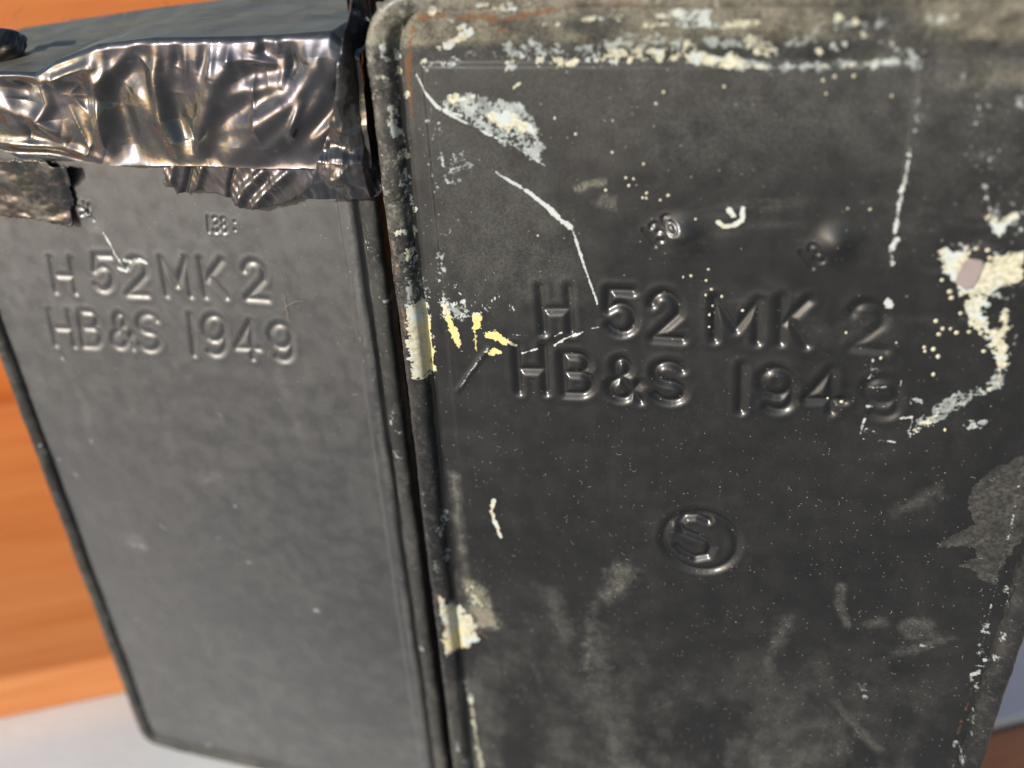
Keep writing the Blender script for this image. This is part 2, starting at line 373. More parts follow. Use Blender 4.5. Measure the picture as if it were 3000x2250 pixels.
# ------------------------------------------------------------------ rims and bodies
def rrect_path(x0, x1, z0, z1, r, step):
    pts = []; nrm = []
    def seg(ax, az, bx, bz, n):
        L = math.hypot(bx-ax, bz-az); k = max(1, int(L/step))
        for i in range(k):
            t = i/k; pts.append((ax+(bx-ax)*t, az+(bz-az)*t)); nrm.append(n)
    def cor(cx, cz, a0):
        k = max(4, int(r*1.57/step))
        for i in range(k):
            a = math.radians(a0-90*i/k); n = (math.cos(a), math.sin(a)); pts.append((cx+r*n[0], cz+r*n[1])); nrm.append(n)
    seg(x0, z0+r, x0, z1-r, (-1, 0)); cor(x0+r, z1-r, 180); seg(x0+r, z1, x1-r, z1, (0, 1)); cor(x1-r, z1-r, 90)
    seg(x1, z1-r, x1, z0+r, (1, 0)); cor(x1-r, z0+r, 0); seg(x1-r, z0, x0+r, z0, (0, -1)); cor(x0+r, z0+r, -90)
    return np.array(pts), np.array(nrm)
def rim(name, box, r, y, prof, mat, parent, maskfn, step=0.5, flip=1, wob=0.25, seed=1):
    """prof: list of (inset from the outline, height towards the viewer)"""
    P, N = rrect_path(*box, r, step); n = len(P); k = len(prof)
    arcl = np.arange(n)*step
    X = np.zeros((n, k)); Y = np.zeros((n, k)); Z = np.zeros((n, k))
    for j, (ins, h) in enumerate(prof):
        wv = wob*fbm(arcl*0.05, np.full(n, 3.3), seed, 4)+wob*0.35*fbm(arcl*0.35, np.full(n, j*0.7), seed+9, 3)
        X[:, j] = P[:, 0]-N[:, 0]*(ins+wv); Z[:, j] = P[:, 1]-N[:, 1]*(ins+wv)
        Y[:, j] = y-flip*(h+wob*0.5*fbm(arcl*0.18, np.full(n, j*0.45), seed+31, 4))
    idx = np.arange(n*k).reshape(n, k); nx = np.roll(idx, -1, 0)
    F = np.stack([idx[:, :-1].ravel(), idx[:, 1:].ravel(), nx[:, 1:].ravel(), nx[:, :-1].ravel()], 1)
    if flip < 0: F = F[:, ::-1]
    V = np.stack([X.ravel(), Y.ravel(), Z.ravel()], 1)
    A, B = maskfn(X.ravel(), Z.ravel()) if maskfn else (np.zeros((n*k, 4)), np.zeros((n*k, 4)))
    return mesh_obj(name, V, F, mat, parent, True, {'MA': A, 'MB': B})
def body(name, box, r, y0, y1, mat, parent, seed):
    P, N = rrect_path(*box, r, 4.0); n = len(P); ys = np.linspace(y0, y1, 14); rows = []
    for j, yy in enumerate(ys):
        wv = 0.35*fbm(np.arange(n)*0.09, np.full(n, j*0.5), seed, 3)
        rows.append(np.stack([P[:, 0]-N[:, 0]*wv, np.full(n, yy), P[:, 1]-N[:, 1]*wv], 1))
    V = np.concatenate(rows+[np.array([[(box[0]+box[1])/2, y1, (box[2]+box[3])/2]])])
    F = []
    for j in range(len(ys)-1):
        for i in range(n):
            k = (i+1) % n; F.append((j*n+i, j*n+k, (j+1)*n+k, (j+1)*n+i))
    L = (len(ys)-1)*n
    for i in range(n): F.append((L+i, L+(i+1) % n, len(V)-1))
    o = mesh_obj(name, V, F, mat, parent, True); o.data.polygons.foreach_set('use_smooth', np.full(len(o.data.polygons), True))
    return o
def axis_samples(a, b, fine, va, vb, coarse):
    """fine steps inside [va,vb], coarse outside"""
    r = []
    if va > a: r += list(np.linspace(a, va, max(2, int((va-a)/coarse)+1))[:-1])
    r += list(np.linspace(max(a, va), min(b, vb), int((min(b, vb)-max(a, va))/fine)+1))
    if vb < b: r += list(np.linspace(vb, b, max(2, int((b-vb)/coarse)+1))[1:])
    return np.array(r)
def specks(name, pts, mat, parent):
    """small flattened paint drops on a face: list of (x, y, z, radius)"""
    V = []; F = []
    for (x, y, z, r) in pts:
        b = len(V); k = 9; ph = random.random()*6; el = random.uniform(0.75, 1.15)
        for ring, (rr, hh) in enumerate(((1.0, -0.05), (0.75, 0.32))):
            for i in range(k):
                a = ph+i*2*math.pi/k; q = rr*r*(1+random.uniform(-.12, .12)); V.append((x+q*math.cos(a)*el, y-hh*r, z+q*math.sin(a)))
        V.append((x, y-0.48*r, z))
        for i in range(k):
            j = (i+1) % k; F.append((b+i, b+j, b+k+j, b+k+i)); F.append((b+k+i, b+k+j, b+2*k))
    o = mesh_obj(name, V, F, mat, parent, True); o['kind'] = 'stuff'; return o
def fibre(V, F, pts, r):
    b = len(V); n = len(pts)
    for i, p in enumerate(pts):
        q = Vector(pts[min(i+1, n-1)])-Vector(pts[max(i-1, 0)]); q = q.normalized() if q.length else Vector((1, 0, 0))
        u = q.orthogonal().normalized(); v = q.cross(u); rr = r*(0.6 if i in (0, n-1) else 1)
        for k in range(4):
            a = k*math.pi/2; c = Vector(p)+(u*math.cos(a)+v*math.sin(a))*rr; V.append(tuple(c))
    for i in range(n-1):
        for k in range(4):
            j = (k+1) % 4; F.append((b+i*4+k, b+i*4+j, b+(i+1)*4+j, b+(i+1)*4+k))
def lint(name, mat, parent, n, x0, x1, z0, z1, y, r=0.035, lmin=0.8, lmax=3.2):
    V = []; F = []
    for _ in range(n):
        x, z = random.uniform(x0, x1), random.uniform(z0, z1); a = random.uniform(0, 6.3); L = random.uniform(lmin, lmax)**1.0; k = 7
        turn = random.uniform(-1.1, 1.1); pts = []
        for i in range(k):
            pts.append((x, y-0.06-0.25*math.sin(math.pi*i/(k-1))*random.uniform(.3, 1), z)); a += turn*random.uniform(.1, .9)
            x += L/k*math.cos(a); z += L/k*math.sin(a)
        fibre(V, F, pts, r)
    o = mesh_obj(name, V, F, mat, parent, True); o['kind'] = 'stuff'; return o

# =================================================================== RIGHT TIN
RY = 0.0
rx0 = onY(1122, 226, RY)[0]; rx1 = 134.6; rtop = 83.0+230.7+DZ; RBOX = (-45.6, rx1, 0.0, rtop)
tinR = thing('ammunition_tin', ((RBOX[0]+RBOX[1])/2, 30, 0))
tag(tinR, 'scuffed black metal tin with cream paint splashes and a circled stamp', 'tin', 'embossed black tins')

def right_masks(X, Z):
    f = Field(X, Z, RY); paint = np.zeros(X.shape); chalk = paint.copy(); dust = paint.copy(); rust = paint.copy()
    yel = paint.copy(); scr = paint.copy(); mud = paint.copy(); gloss = paint.copy()
    # band of chalky cream paint along the top step, and the step's painted-in highlight
    f.area(paint, [(1180, 375), (1215, 395), (1330, 420), (1450, 428), (1560, 430), (1700, 412), (1900, 405), (2212, 405), (2212, 330), (2000, 290), (1850, 290), (1700, 320), (1600, 370), (1480, 370), (1350, 350), (1200, 345)], C2, 0.75, 0.9, 0.9, .3, 5)
    f.area(paint, [(0, 330), (100, 350), (260, 350), (400, 360), (440, 420), (300, 432), (150, 432), (0, 436), (0, 250), (60, 260), (150, 300)], C3, 0.8, 0.8, 0.7, .3, 6)
    f.line(chalk, [(1060, 330), (1500, 330), (1900, 270), (2212, 300)], C2, 5.0, 0.75, 2.0, 1.0, .3, 7)
    f.line(paint, [(200, 430), (500, 434), (900, 428), (1200, 418), (1500, 410)], C3, 0.8, 0.72, 0.6, 0.3, .4, 8)  # thin highlight along the step's ledge, put into the colour as a cream line
    f.line(chalk, [(300, 430), (900, 422), (1500, 400)], C3, 2.6, 0.9, 1.2, .4, .4, 8)
    f.area(chalk, [(1290, 250), (1380, 250), (1530, 350), (1530, 415), (1400, 415)], C3, 0.8, 1.2, 0.6, .3, 9)
    f.line(paint, [(430, 285), (500, 300), (590, 330)], C3, 3.2, 0.6, 0.9, .8, .4, 10)
    f.line(chalk, [(180, 270), (500, 285), (840, 270)], C3, 2.6, 0.85, 1.2, .6, .3, 11)
    f.line(paint, [(0, 90), (60, 100), (140, 80)], C3, 3.0, 0.6, 1.0, .9, .4, 12)
    f.line(paint, [(0, 160), (200, 160), (480, 145)], C3, 1.4, 0.62, 0.7, .6, .4, 13)
    f.line(chalk, [(870, 160), (1200, 150), (1560, 130)], C3, 2.6, 0.7, 1.2, .6, .3, 14)
    f.line(chalk, [(1600, 120), (1760, 105)], C3, 2.2, 0.8, 0.9, .4, .3, 15)
    for (x, y, q) in [(880, 325, 1.6), (975, 290, 1.9), (1045, 285, 1.6), (1020, 320, 1.2), (1110, 120, 1.4), (1170, 225, 1.2), (1010, 95, 2)]:
        f.line(paint, [(x, y), (x+8, y+14)], C3, q, 0.75, 0.7, .3, .5, 16)
    f.line(paint, [(690, 290), (740, 265), (820, 220), (850, 200)], C2, 1.9, 0.85, 0.6, .35, .5, 17)
    f.line(chalk, [(560, 430), (700, 400), (850, 340)], C2, 2.4, 0.7, 1.2, .8, .3, 18)
    f.area(chalk, [(1060, 300), (1120, 270), (1150, 330), (1150, 460), (1080, 470)], C2, 0.7, 1.0, .8, .4, 19)
    f.line(paint, [(1110, 390), (1080, 410), (1070, 460)], C2, 1.0, 0.75, 0.5, .3, .5, 20)
    f.line(paint, [(1115, 575), (1160, 535)], C2, 0.9, 0.75, 0.4, .1, .5, 20, (0.5, 1))
    f.line(paint, [(1320, 150), (1500, 145), (1700, 110), (1850, 90)], C2, 1.2, 0.6, 0.9, .8, .4, 21)
    f.line(paint, [(1950, 160), (2080, 150), (2212, 155)], C2, 1.6, 0.68, 0.7, .5, .4, 22)
    f.line(paint, [(2060, 90), (2212, 80)], C2, 2.2, 0.66, 0.8, .6, .4, 22)
    f.line(rust, [(520, 110), (700, 85), (760, 110), (880, 95), (1050, 120), (1300, 70), (1480, 20), (1900, 10)], C2, 1.2, 0.8, 0.9, .5, .4, 23)
    f.line(rust, [(540, 60), (700, 75), (900, 105)], C2, 1.0, 0.55, 1.0, .5, .4, 24)
    f.area(rust, [(740, 170), (900, 150), (1120, 170), (1130, 210), (950, 230), (800, 220)], C2, 0.55, 1.6, 1.0, .3, 25)
    f.area(rust, [(1780, 0), (1950, 0), (2020, 90), (1900, 60)], C2, 0.6, 1.6, 1.0, .3, 25)
    f.area(rust, [(930, 0), (1150, 0), (1080, 60)], C3, 0.5, 1.6, 1.0, .3, 25)
    for (x, y, q) in [(690, 130, 1.8), (620, 60, 2.6), (500, 20, 2.2), (920, 20, 2.6), (1080, 45, 3.0), (780, 170, 2.2), (600, 310, 1.6), (540, 390, 1.8), (1010, 40, 1.4)]:
        f.line(paint, [(x, y), (x+40, y-6)], C2, q*0.7, 0.70, 0.9, .8, .4, 26)
    # chipped patch near the top left
    f.area(chalk, [(560, 640), (640, 660), (720, 600), (870, 598), (1000, 640), (1150, 650), (1220, 720), (1280, 840), (1310, 960), (1325, 1075), (1200, 1010), (1050, 930), (920, 850), (780, 760), (620, 700)], C2, 0.98, 0.8, 0.5, .4, 30)
    f.area(paint, [(930, 720), (1050, 700), (1180, 760), (1260, 830), (1290, 880), (1180, 860), (1080, 850), (970, 790)], C2, 0.85, 0.7, 0.6, .4, 31)
    f.area(paint, [(660, 650), (740, 612), (880, 610), (900, 650), (800, 660), (700, 690)], C2, 0.7, 0.7, 0.6, .5, 32)
    f.line(scr, [(480, 485), (530, 580), (620, 690), (780, 750)], C2, 0.8, 0.9, 0.3, .15, .5, 33)
    f.line(scr, [(620, 700), (900, 840), (1130, 950), (1325, 1075)], C2, 0.6, 0.8, 0.3, .15, .5, 33)
    f.area(chalk, [(690, 1010), (760, 990), (830, 1010), (870, 1060), (840, 1130), (780, 1180), (700, 1210), (680, 1130)], C2, 0.72, 0.9, 0.8, .5, 34)
    for a in range(5): f.line(chalk, [(640+a*12, 960+a*60), (660+a*10, 1020+a*55)], C2, 1.0, 0.7, 0.6, .4, .5, 35+a)
    f.line(scr, [(820, 1000), (950, 1070), (1040, 1140)], C2, 0.55, 0.6, 0.35, .2, .6, 40)
    f.line(scr, [(1040, 1140), (1110, 1180), (1210, 1240)], C2, 0.9, 0.85, 0.35, .2, .6, 41)
    f.line(scr, [(1200, 1235), (1250, 1270), (1350, 1350), (1420, 1420), (1490, 1465)], C2, 1.5, 1, 0.4, .3, .6, 42, (0.8, 1))
    f.line(scr, [(1490, 1465), (1520, 1540), (1560, 1659)], C2, 0.55, 0.9, 0.28, .05, .6, 43)
    f.line(scr, [(1295, 0), (1345, 150), (1440, 420)], C5, 0.62, 0.95, 0.28, .05, .6, 44)
    f.line(scr, [(650, 690), (640, 800), (690, 1000)], C2, 0.5, 0.4, 0.3, .2, .6, 45)
    # purple-grey bare band beside the rim: chalk flecks
    for k in range(46):
        z = random.uniform(700, 1650); x = 560+ (z-700)*0.07+random.gauss(20, 34)
        f.line(chalk, [(x, z), (x+random.uniform(-6, 6), z+random.uniform(12, 45))], C2, random.uniform(.5, 1.2), 0.7, 0.5, .3, .6, 46+k)
    # yellow and white brush marks
    f.area(paint, [(410, 395), (480, 420), (500, 520), (545, 600), (555, 725), (500, 640), (455, 540)], C5, 1.0, 0.7, 0.45, .7, 50)
    f.area(paint, [(630, 480), (690, 470), (692, 560), (652, 600), (655, 745), (636, 600)], C5, 1.0, 0.7, 0.35, .7, 51)
    f.area(paint, [(680, 590), (780, 590), (862, 660), (842, 682), (720, 640)], C5, 1.0, 0.7, 0.45, .7, 52)
    f.area(paint, [(715, 745), (758, 702), (822, 720), (816, 752), (740, 757)], C5, 0.9, 0.4, 0.25, .7, 53)
    f.area(yel, [(430, 500), (540, 500), (560, 730), (480, 660)], C5, 1, 1.0, 0, .3, 54)
    f.area(yel, [(600, 500), (720, 480), (860, 640), (830, 770), (640, 760)], C5, 1, 1.0, 0, .3, 55)
    f.area(chalk, [(400, 380), (480, 390), (600, 450), (700, 455), (690, 530), (560, 530), (430, 520)], C5, 0.78, 1.0, 0.8, .4, 56)
    f.area(chalk, [(360, 60), (460, 30), (470, 220), (520, 260), (490, 400), (400, 400)], C5, 0.62, 1.0, 0.9, .4, 57)
    for k in range(40):
        x, y = random.uniform(440, 900), random.gauss(430, 60); f.line(scr, [(x, y), (x+random.uniform(-12, 18), y+random.uniform(8, 26))], C5, random.uniform(.3, .7), .8, .3, .1, .6, 58)
    f.line(scr, [(540, 980), (600, 880), (680, 770), (730, 712)], C5, 0.7, 0.55, 0.35, .15, .6, 60)
    f.line(scr, [(950, 740), (1050, 713)], C5, 0.6, 0.9, 0.3, .2, .8, 61)
    f.line(scr, [(1160, 690), (1230, 645), (1310, 615), (1345, 600)], C5, 0.6, 0.9, 0.3, .25, .8, 62)
    f.line(scr, [(1345, 600), (1390, 580), (1450, 572)], C5, 0.35, 0.7, 0.3, .2, .8, 63)
    f.line(scr, [(1160, 630), (1215, 600)], C5, 0.5, 0.8, 0.3, .2, .8, 63)
    f.line(scr, [(870, 620), (1000, 628), (1170, 628)], C5, 0.3, 0.55, 0.3, .2, .9, 64)
    f.line(paint, [(860, 665), (905, 700)], C5, 0.9, 0.8, 0.4, .2, .8, 65)
    # rim paint on the left bead
    f.area(paint, [(215, 400), (330, 390), (355, 520), (370, 700), (385, 880), (255, 880), (235, 700)], C5, 0.86, 0.7, 0.7, .5, 70)
    f.area(yel, [(300, 540), (390, 540), (400, 880), (330, 860)], C5, 0.8, 1.5, 0.6, .3, 71)
    f.area(chalk, [(180, 60), (260, 60), (340, 330), (340, 480), (210, 480)], C5, 0.66, 1.0, 1.0, .4, 72)
    f.line(rust, [(150, 0), (190, 330), (230, 600)], C5, 1.2, 0.7, 0.8, .5, .4, 73)
    f.line(rust, [(470, 180), (440, 300), (425, 500), (440, 650), (450, 760)], C2, 1.4, 0.7, 0.9, .6, .4, 74)
    for k in range(34):
        y = random.uniform(120, 1659); x = (400-y*0.35 if y < 300 else 300+ (y-300)*0.085)+random.uniform(-10, 95)
        f.line(paint, [(x, y), (x+4, y+random.uniform(10, 60))], C2, random.uniform(.7, 2.2), .68, .8, .6, .5, 75+k)
    f.line(paint, [(345, 690), (350, 780), (365, 850)], C2, 2.2, 0.8, 0.8, .4, .5, 76)
    f.area(paint, [(175, 625), (240, 690), (300, 760), (380, 800), (395, 930), (330, 980), (230, 985), (200, 800)], C8, 0.76, 1.0, 1.0, .3, 77)
    f.area(yel, [(200, 880), (290, 880), (300, 985), (220, 980)], C8, 0.7, 1.2, 0.8, .3, 78)
    f.line(rust, [(180, 640), (215, 800), (225, 900)], C8, 2.0, 0.7, 1.0, .6, .4, 79)
    f.line(rust, [(390, 880), (450, 925)], C8, 1.4, 0.6, 0.8, .5, .4, 79)
    f.line(dust, [(250, 0), (280, 300), (320, 600)], C8, 3.2, 0.75, 1.4, .8, .3, 80)
    f.line(paint, [(345, 1250), (370, 1450), (410, 1659)], C8, 2.2, 0.62, 1.0, .6, .3, 81)
    for (x, y) in [(195, 200), (215, 420), (185, 270), (310, 1180), (330, 1600), (280, 1480), (170, 460)]:
        f.line(chalk, [(x, y), (x+8, y+45)], C8, 2.2, 0.9, 0.8, .6, .4, 82)
    # right-hand cream splash
    f.area(paint, [(1650, 95), (1720, 60), (1850, 50), (1880, 130), (2000, 170), (2050, 100), (2212, 60), (2212, 260), (2130, 300), (2000, 340), (1910, 350), (1960, 400), (1950, 480), (2000, 560), (2070, 560), (2050, 470), (2110, 400), (2112, 600), (2100, 780), (2080, 880), (2030, 960), (1985, 975), (2035, 880), (2020, 740), (1990, 680), (1960, 620), (1880, 560), (1810, 490), (1850, 390), (1800, 350), (1700, 200)], C6, 0.95, 1.0, 0.7, .35, 90)
    f.area(chalk, [(2050, 560), (2140, 380), (2212, 400), (2212, 700), (2120, 850)], C6, 0.4, 1.6, 1.0, .3, 91)
    f.area(chalk, [(1640, 80), (1880, 10), (2212, -60), (2212, 480), (2140, 700), (2120, 900), (1990, 1000), (1990, 700), (1800, 520), (1760, 330)], C6, 0.50, 3.0, 1.2, .25, 89)
    f.area(chalk, [(1640, 150), (1900, 120), (2212, 150), (2212, 1400), (1950, 1450), (1800, 1000), (1560, 900)], C3, 0.34, 4.0, 2.0, .12, 88)
    f.area(dust, [(1620, 120), (2212, 60), (2212, 1300), (1900, 1000), (1600, 800)], C3, 0.55, 6.0, 3.0, .08, 87)
    f.line(chalk, [(2080, 800), (2020, 950), (1930, 990)], C6, 3.0, 0.9, 0.9, .6, .4, 92)
    f.area(chalk, [(1980, 300), (2100, 120), (2212, 80), (2212, 300), (2050, 360)], C6, 0.75, 1.2, 1.0, .3, 92)
    f.line(paint, [(1995, 1400), (2040, 1500), (2110, 1420), (2160, 1390)], C3, 2.8, 0.78, 0.9, .6, .4, 93)
    f.area(chalk, [(1900, 880), (1980, 900), (2020, 1100), (2010, 1300), (2060, 1390), (1990, 1420), (1940, 1250)], C3, 0.72, 1.2, 1.2, .4, 94)
    f.line(chalk, [(1860, 840), (2000, 740), (2100, 690), (2212, 650)], C3, 4.5, 0.55, 2.0, 1.0, .2, 95)
    f.line(chalk, [(1870, 590), (1960, 450), (2080, 300)], C3, 4.0, 0.5, 2.4, 1.0, .2, 96)
    f.area(chalk, [(1760, 850), (1860, 830), (1900, 900), (1870, 980), (1770, 960)], C3, 0.5, 1.8, 1.0, .3, 97)
    f.area(chalk, [(2060, 1250), (2212, 1100), (2212, 1500), (2090, 1560)], C3, 0.55, 1.8, 1.0, .3, 97)
    f.area(chalk, [(1560, 1450), (1660, 1480), (1680, 1560), (1600, 1580)], C3, 0.5, 1.2, 1.0, .3, 98)
    f.line(rust, [(1420, 1545), (1600, 1590)], C3, 1.6, 0.42, 1.2, .5, .3, 98)
    # pale ghost of an old tape edge
    f.line(scr, [(1590, 100), (1550, 430), (1510, 700), (1470, 980)], C3, 1.4, 0.4, 0.8, .3, .4, 100)
    f.line(scr, [(1470, 1000), (1460, 1100), (1425, 1230), (1385, 1450), (1370, 1560), (1340, 1659)], C3, 0.8, 0.75, 0.5, .5, .5, 101)
    f.line(scr, [(1385, 0), (1350, 160)], C6, 1.1, 0.8, 0.5, .4, .5, 102)
    f.line(chalk, [(1560, 560), (1530, 730), (1500, 850)], C3, 2.6, 0.6, 1.4, .4, .4, 103)
    f.line(scr, [(1330, 400), (1345, 430)], C6, 1.6, 0.9, 0.6, .4, .6, 104)
    # lower right streaks around the last digit
    f.area(chalk, [(1470, 1290), (1500, 1190), (1600, 1130), (1660, 1060), (1760, 1000), (1880, 985), (1890, 1050), (1780, 1110), (1700, 1170), (1640, 1220), (1540, 1270)], C6, 0.95, 0.7, 0.6, .4, 110)
    f.area(paint, [(1490, 1240), (1600, 1140), (1680, 1080), (1690, 1140), (1600, 1200), (1500, 1270)], C6, 0.66, 0.8, 0.6, .6, 111)
    f.area(chalk, [(1810, 1180), (1900, 1160), (1980, 1180), (1970, 1240), (1850, 1225)], C6, 0.85, 0.8, 0.6, .4, 112)
    f.area(chalk, [(1920, 1000), (1960, 960), (2050, 880), (2060, 920), (1980, 1010)], C6, 0.8, 0.8, 0.6, .4, 112)
    f.area(chalk, [(1420, 1000), (1560, 1010), (1560, 1070), (1440, 1080)], C6, 0.62, 0.9, 0.8, .5, 113)
    f.line(scr, [(1420, 1165), (1490, 1160), (1480, 1230), (1450, 1290)], C6, 0.5, 0.7, 0.4, .3, .5, 114)
    f.line(scr, [(1235, 780), (1222, 880), (1210, 910)], C6, 0.45, 0.8, 0.35, .2, .5, 115)
    f.area(chalk, [(1220, 850), (1270, 830), (1290, 870), (1230, 910)], C6, 0.8, 0.6, 0.4, .5, 116)
    f.line(scr, [(1185, 1070), (1195, 1125), (1170, 1190), (1150, 1270)], C6, 0.6, 0.7, 0.5, .4, .5, 117)
    f.line(scr, [(1200, 1092), (1310, 1095)], C6, 0.5, 0.7, 0.4, .3, .5, 118)
    f.line(scr, [(1215, 965), (1320, 965)], C6, 0.5, 0.6, 0.4, .3, .7, 118)
    f.area(chalk, [(1150, 1220), (1290, 1240), (1280, 1280), (1150, 1275)], C6, 0.66, 0.7, 0.6, .5, 119)
    f.line(scr, [(1170, 1302), (1290, 1312), (1400, 1326)], C6, 0.45, 0.72, 0.4, .3, .6, 120)
    f.line(scr, [(1420, 920), (1400, 1000), (1440, 1010)], C6, 0.5, 0.7, 0.35, .25, .6, 120)
    # dash, curl, small smears
    f.line(paint, [(478, 135), (468, 200), (490, 270), (518, 342)], C8, 1.5, 0.9, 0.5, .3, .6, 130, (1.15, .7))
    f.line(paint, [(232, 1440), (270, 1468), (330, 1462), (385, 1425), (392, 1350)], C3, 1.25, 0.95, 0.35, .1, .5, 131)
    f.line(paint, [(300, 1360), (330, 1395)], C3, 1.5, 0.95, 0.4, .1, .5, 132)
    f.line(dust, [(1530, 1225), (1600, 1190), (1700, 1180)], C2, 2.4, 0.8, 0.5, .2, .4, 133)
    f.area(dust, [(1620, 1310), (1700, 1250), (1790, 1270), (1790, 1370), (1650, 1345)], C2, 0.75, 0.5, .2, .4, 134)
    # mud by the right edge
    f.area(mud, [(1400, 130), (1572, 60), (1640, 100), (1640, 420), (1560, 500), (1480, 620), (1420, 720), (1340, 700), (1310, 640), (1240, 630), (1330, 590), (1310, 530), (1130, 540), (1165, 500), (1280, 445), (1320, 420), (1290, 330), (1285, 270), (1350, 190)], C9, 0.85, 0.7, 0.45, .3, 140)
    f.area(mud, [(1140, 530), (1160, 500), (1290, 450), (1360, 400), (1380, 480), (1250, 520)], C9, 1.0, 0.6, 0.3, .4, 141)
    # dusty zones and drips
    zz = Z
    sh = ss(rtop-19, rtop-11, zz)*(0.92+0.5*fbm(X*0.07, Z*0.2, 149, 5)); dust[:] = np.maximum(dust, np.clip(sh, 0, 1))
    top = ss(rtop-66, rtop-8, zz); dust[:] = np.maximum(dust, (0.62+0.16*ss(40, 120, X))*top*(0.75+0.6*fbm(X*0.05, Z*0.12, 150, 4)))
    low = ss(165, 60, zz+14*fbm(X*0.03, Z*0.03, 151, 3)); dust[:] = np.maximum(dust, 0.55*low*np.clip(0.55+1.7*fbm(X*0.055, Z*0.035, 152, 6, 0.62), 0, 1.3))
    dust[:] = np.maximum(dust, 0.62*ss(190, 285, Z)*ss(RBOX[0]+9, RBOX[0]+5, X)*(0.8+0.9*fbm(X*0.2, Z*0.1, 148, 5)))
    f.area(dust, [(540, 700), (780, 770), (1100, 960), (1320, 1080), (1480, 1440), (1560, 1659), (1500, 1900), (1100, 1950), (640, 1900), (600, 1300)], C2, 0.42, 7.0, 1.5, .1, 147)  # broad soft-edged paler patch below the chipped area
    f.area(dust, [(290, 560), (420, 630), (520, 790), (520, 880), (400, 880), (330, 760)], C8, 1.0, 2.2, 1.2, .2, 153)
    f.area(paint, [(300, 620), (390, 640), (430, 740), (380, 780), (330, 720)], C8, 0.56, 1.6, 1.2, .4, 153)
    f.area(dust, [(1150, 530), (1250, 480), (1300, 540), (1250, 640), (1090, 720), (1060, 900), (1010, 1100), (1000, 880), (1050, 730)], C8, 0.75, 1.6, 1.2, .25, 154)
    f.area(dust, [(740, 620), (850, 680), (960, 900), (880, 980), (780, 760)], C8, 0.5, 2.6, 1.6, .2, 155)
    f.area(dust, [(1060, 880), (1110, 860), (1140, 1340), (1030, 1340)], C8, 0.6, 2.4, 1.6, .2, 156)
    f.area(dust, [(680, 1000), (720, 1080), (760, 1160), (740, 1180), (690, 1100)], C8, 0.5, 1.4, .8, .3, 157)
    f.area(dust, [(1780, 1640), (1840, 1540), (1920, 1460), (1950, 1500), (1870, 1600), (1830, 1659)], C8, 0.6, 1.6, 1.0, .3, 158)
    f.area(dust, [(220, 1200), (260, 1050), (330, 910), (380, 890), (350, 1000), (290, 1100), (250, 1210)], C9, 0.62, 1.8, .8, .25, 159)
    f.line(dust, [(640, 740), (630, 830), (670, 940)], C9, 2.6, 0.6, 0.8, .4, .3, 160)
    f.area(dust, [(720, 930), (840, 900), (880, 930), (780, 970)], C9, 0.5, 1.0, .6, .3, 161)
    f.area(dust, [(920, 960), (1000, 890), (1100, 920), (1130, 1000), (1000, 1010)], C9, 0.6, 1.0, .6, .3, 162)
    f.area(dust, [(860, 1110), (1000, 1040), (1110, 990), (1200, 1000), (1000, 1080)], C9, 0.6, 1.6, .8, .3, 163)
    f.line(dust, [(610, 1330), (700, 1440), (820, 1570)], C9, 3.0, 0.55, 1.4, .6, .3, 164)
    f.area(dust, [(900, 350), (1000, 290), (1130, 210), (1150, 260), (1040, 330)], C9, 0.5, 1.6, .8, .3, 165)
    f.line(chalk, [(750, 1235), (760, 1300)], C9, 3.0, 0.72, 1.0, .8, .4, 166)
    f.line(chalk, [(1050, 1035), (1095, 1040)], C9, 1.4, 0.85, 0.6, .4, .4, 166)
    for k in range(26):
        y = random.uniform(700, 1659); x = 1430-(y-700)*0.215+random.uniform(-30, 90); f.line(chalk, [(x, y), (x-6, y+random.uniform(15, 60))], C9, random.uniform(.8, 2.2), .75, .8, .6, .4, 170+k)
    f.line(rust, [(1330, 1180), (1290, 1330), (1230, 1500), (1180, 1659)], C9, 1.0, 0.52, 0.9, .6, .5, 190)
    f.line(scr, [(1572, 120), (1510, 420), (1420, 760), (1330, 1180)], C9, 0.8, 0.5, 0.6, .2, .4, 191)
    # soft smudges: dust wiped in streaks across the upper middle
    st = np.clip(fbm(X*0.05+Z*0.02, Z*0.20-X*0.015, 192, 6, 0.65)*1.5-0.05, 0, 1)*np.clip(0.6+1.6*fbm(X*0.03, Z*0.03, 193, 3), 0, 1)*ss(rtop-120, rtop-60, zz)*ss(rtop-10, rtop-60, zz)*ss(20, 45, X); dust[:] = np.maximum(dust, 0.45*st)
    dust *= 1-0.85*ss(RBOX[1]-9, RBOX[1]-6, X)*ss(rtop-30, rtop-60, Z)
    gloss[:] = np.maximum(0.12, np.maximum(ss(60, 0, X)*(0.2+0.8*ss(225, 290, Z)), ss(rtop-22, rtop-6, Z)))
    A = np.stack([paint, chalk, dust, rust], -1); B = np.stack([yel, scr, mud, gloss], -1)
    return A, B

def boxes(crop, data):
    k, ox, oy = crop; return [(ch, *(ox+a*k if i % 2 == 0 else oy+a*k for i, a in enumerate(v))) for ch, *v in data]
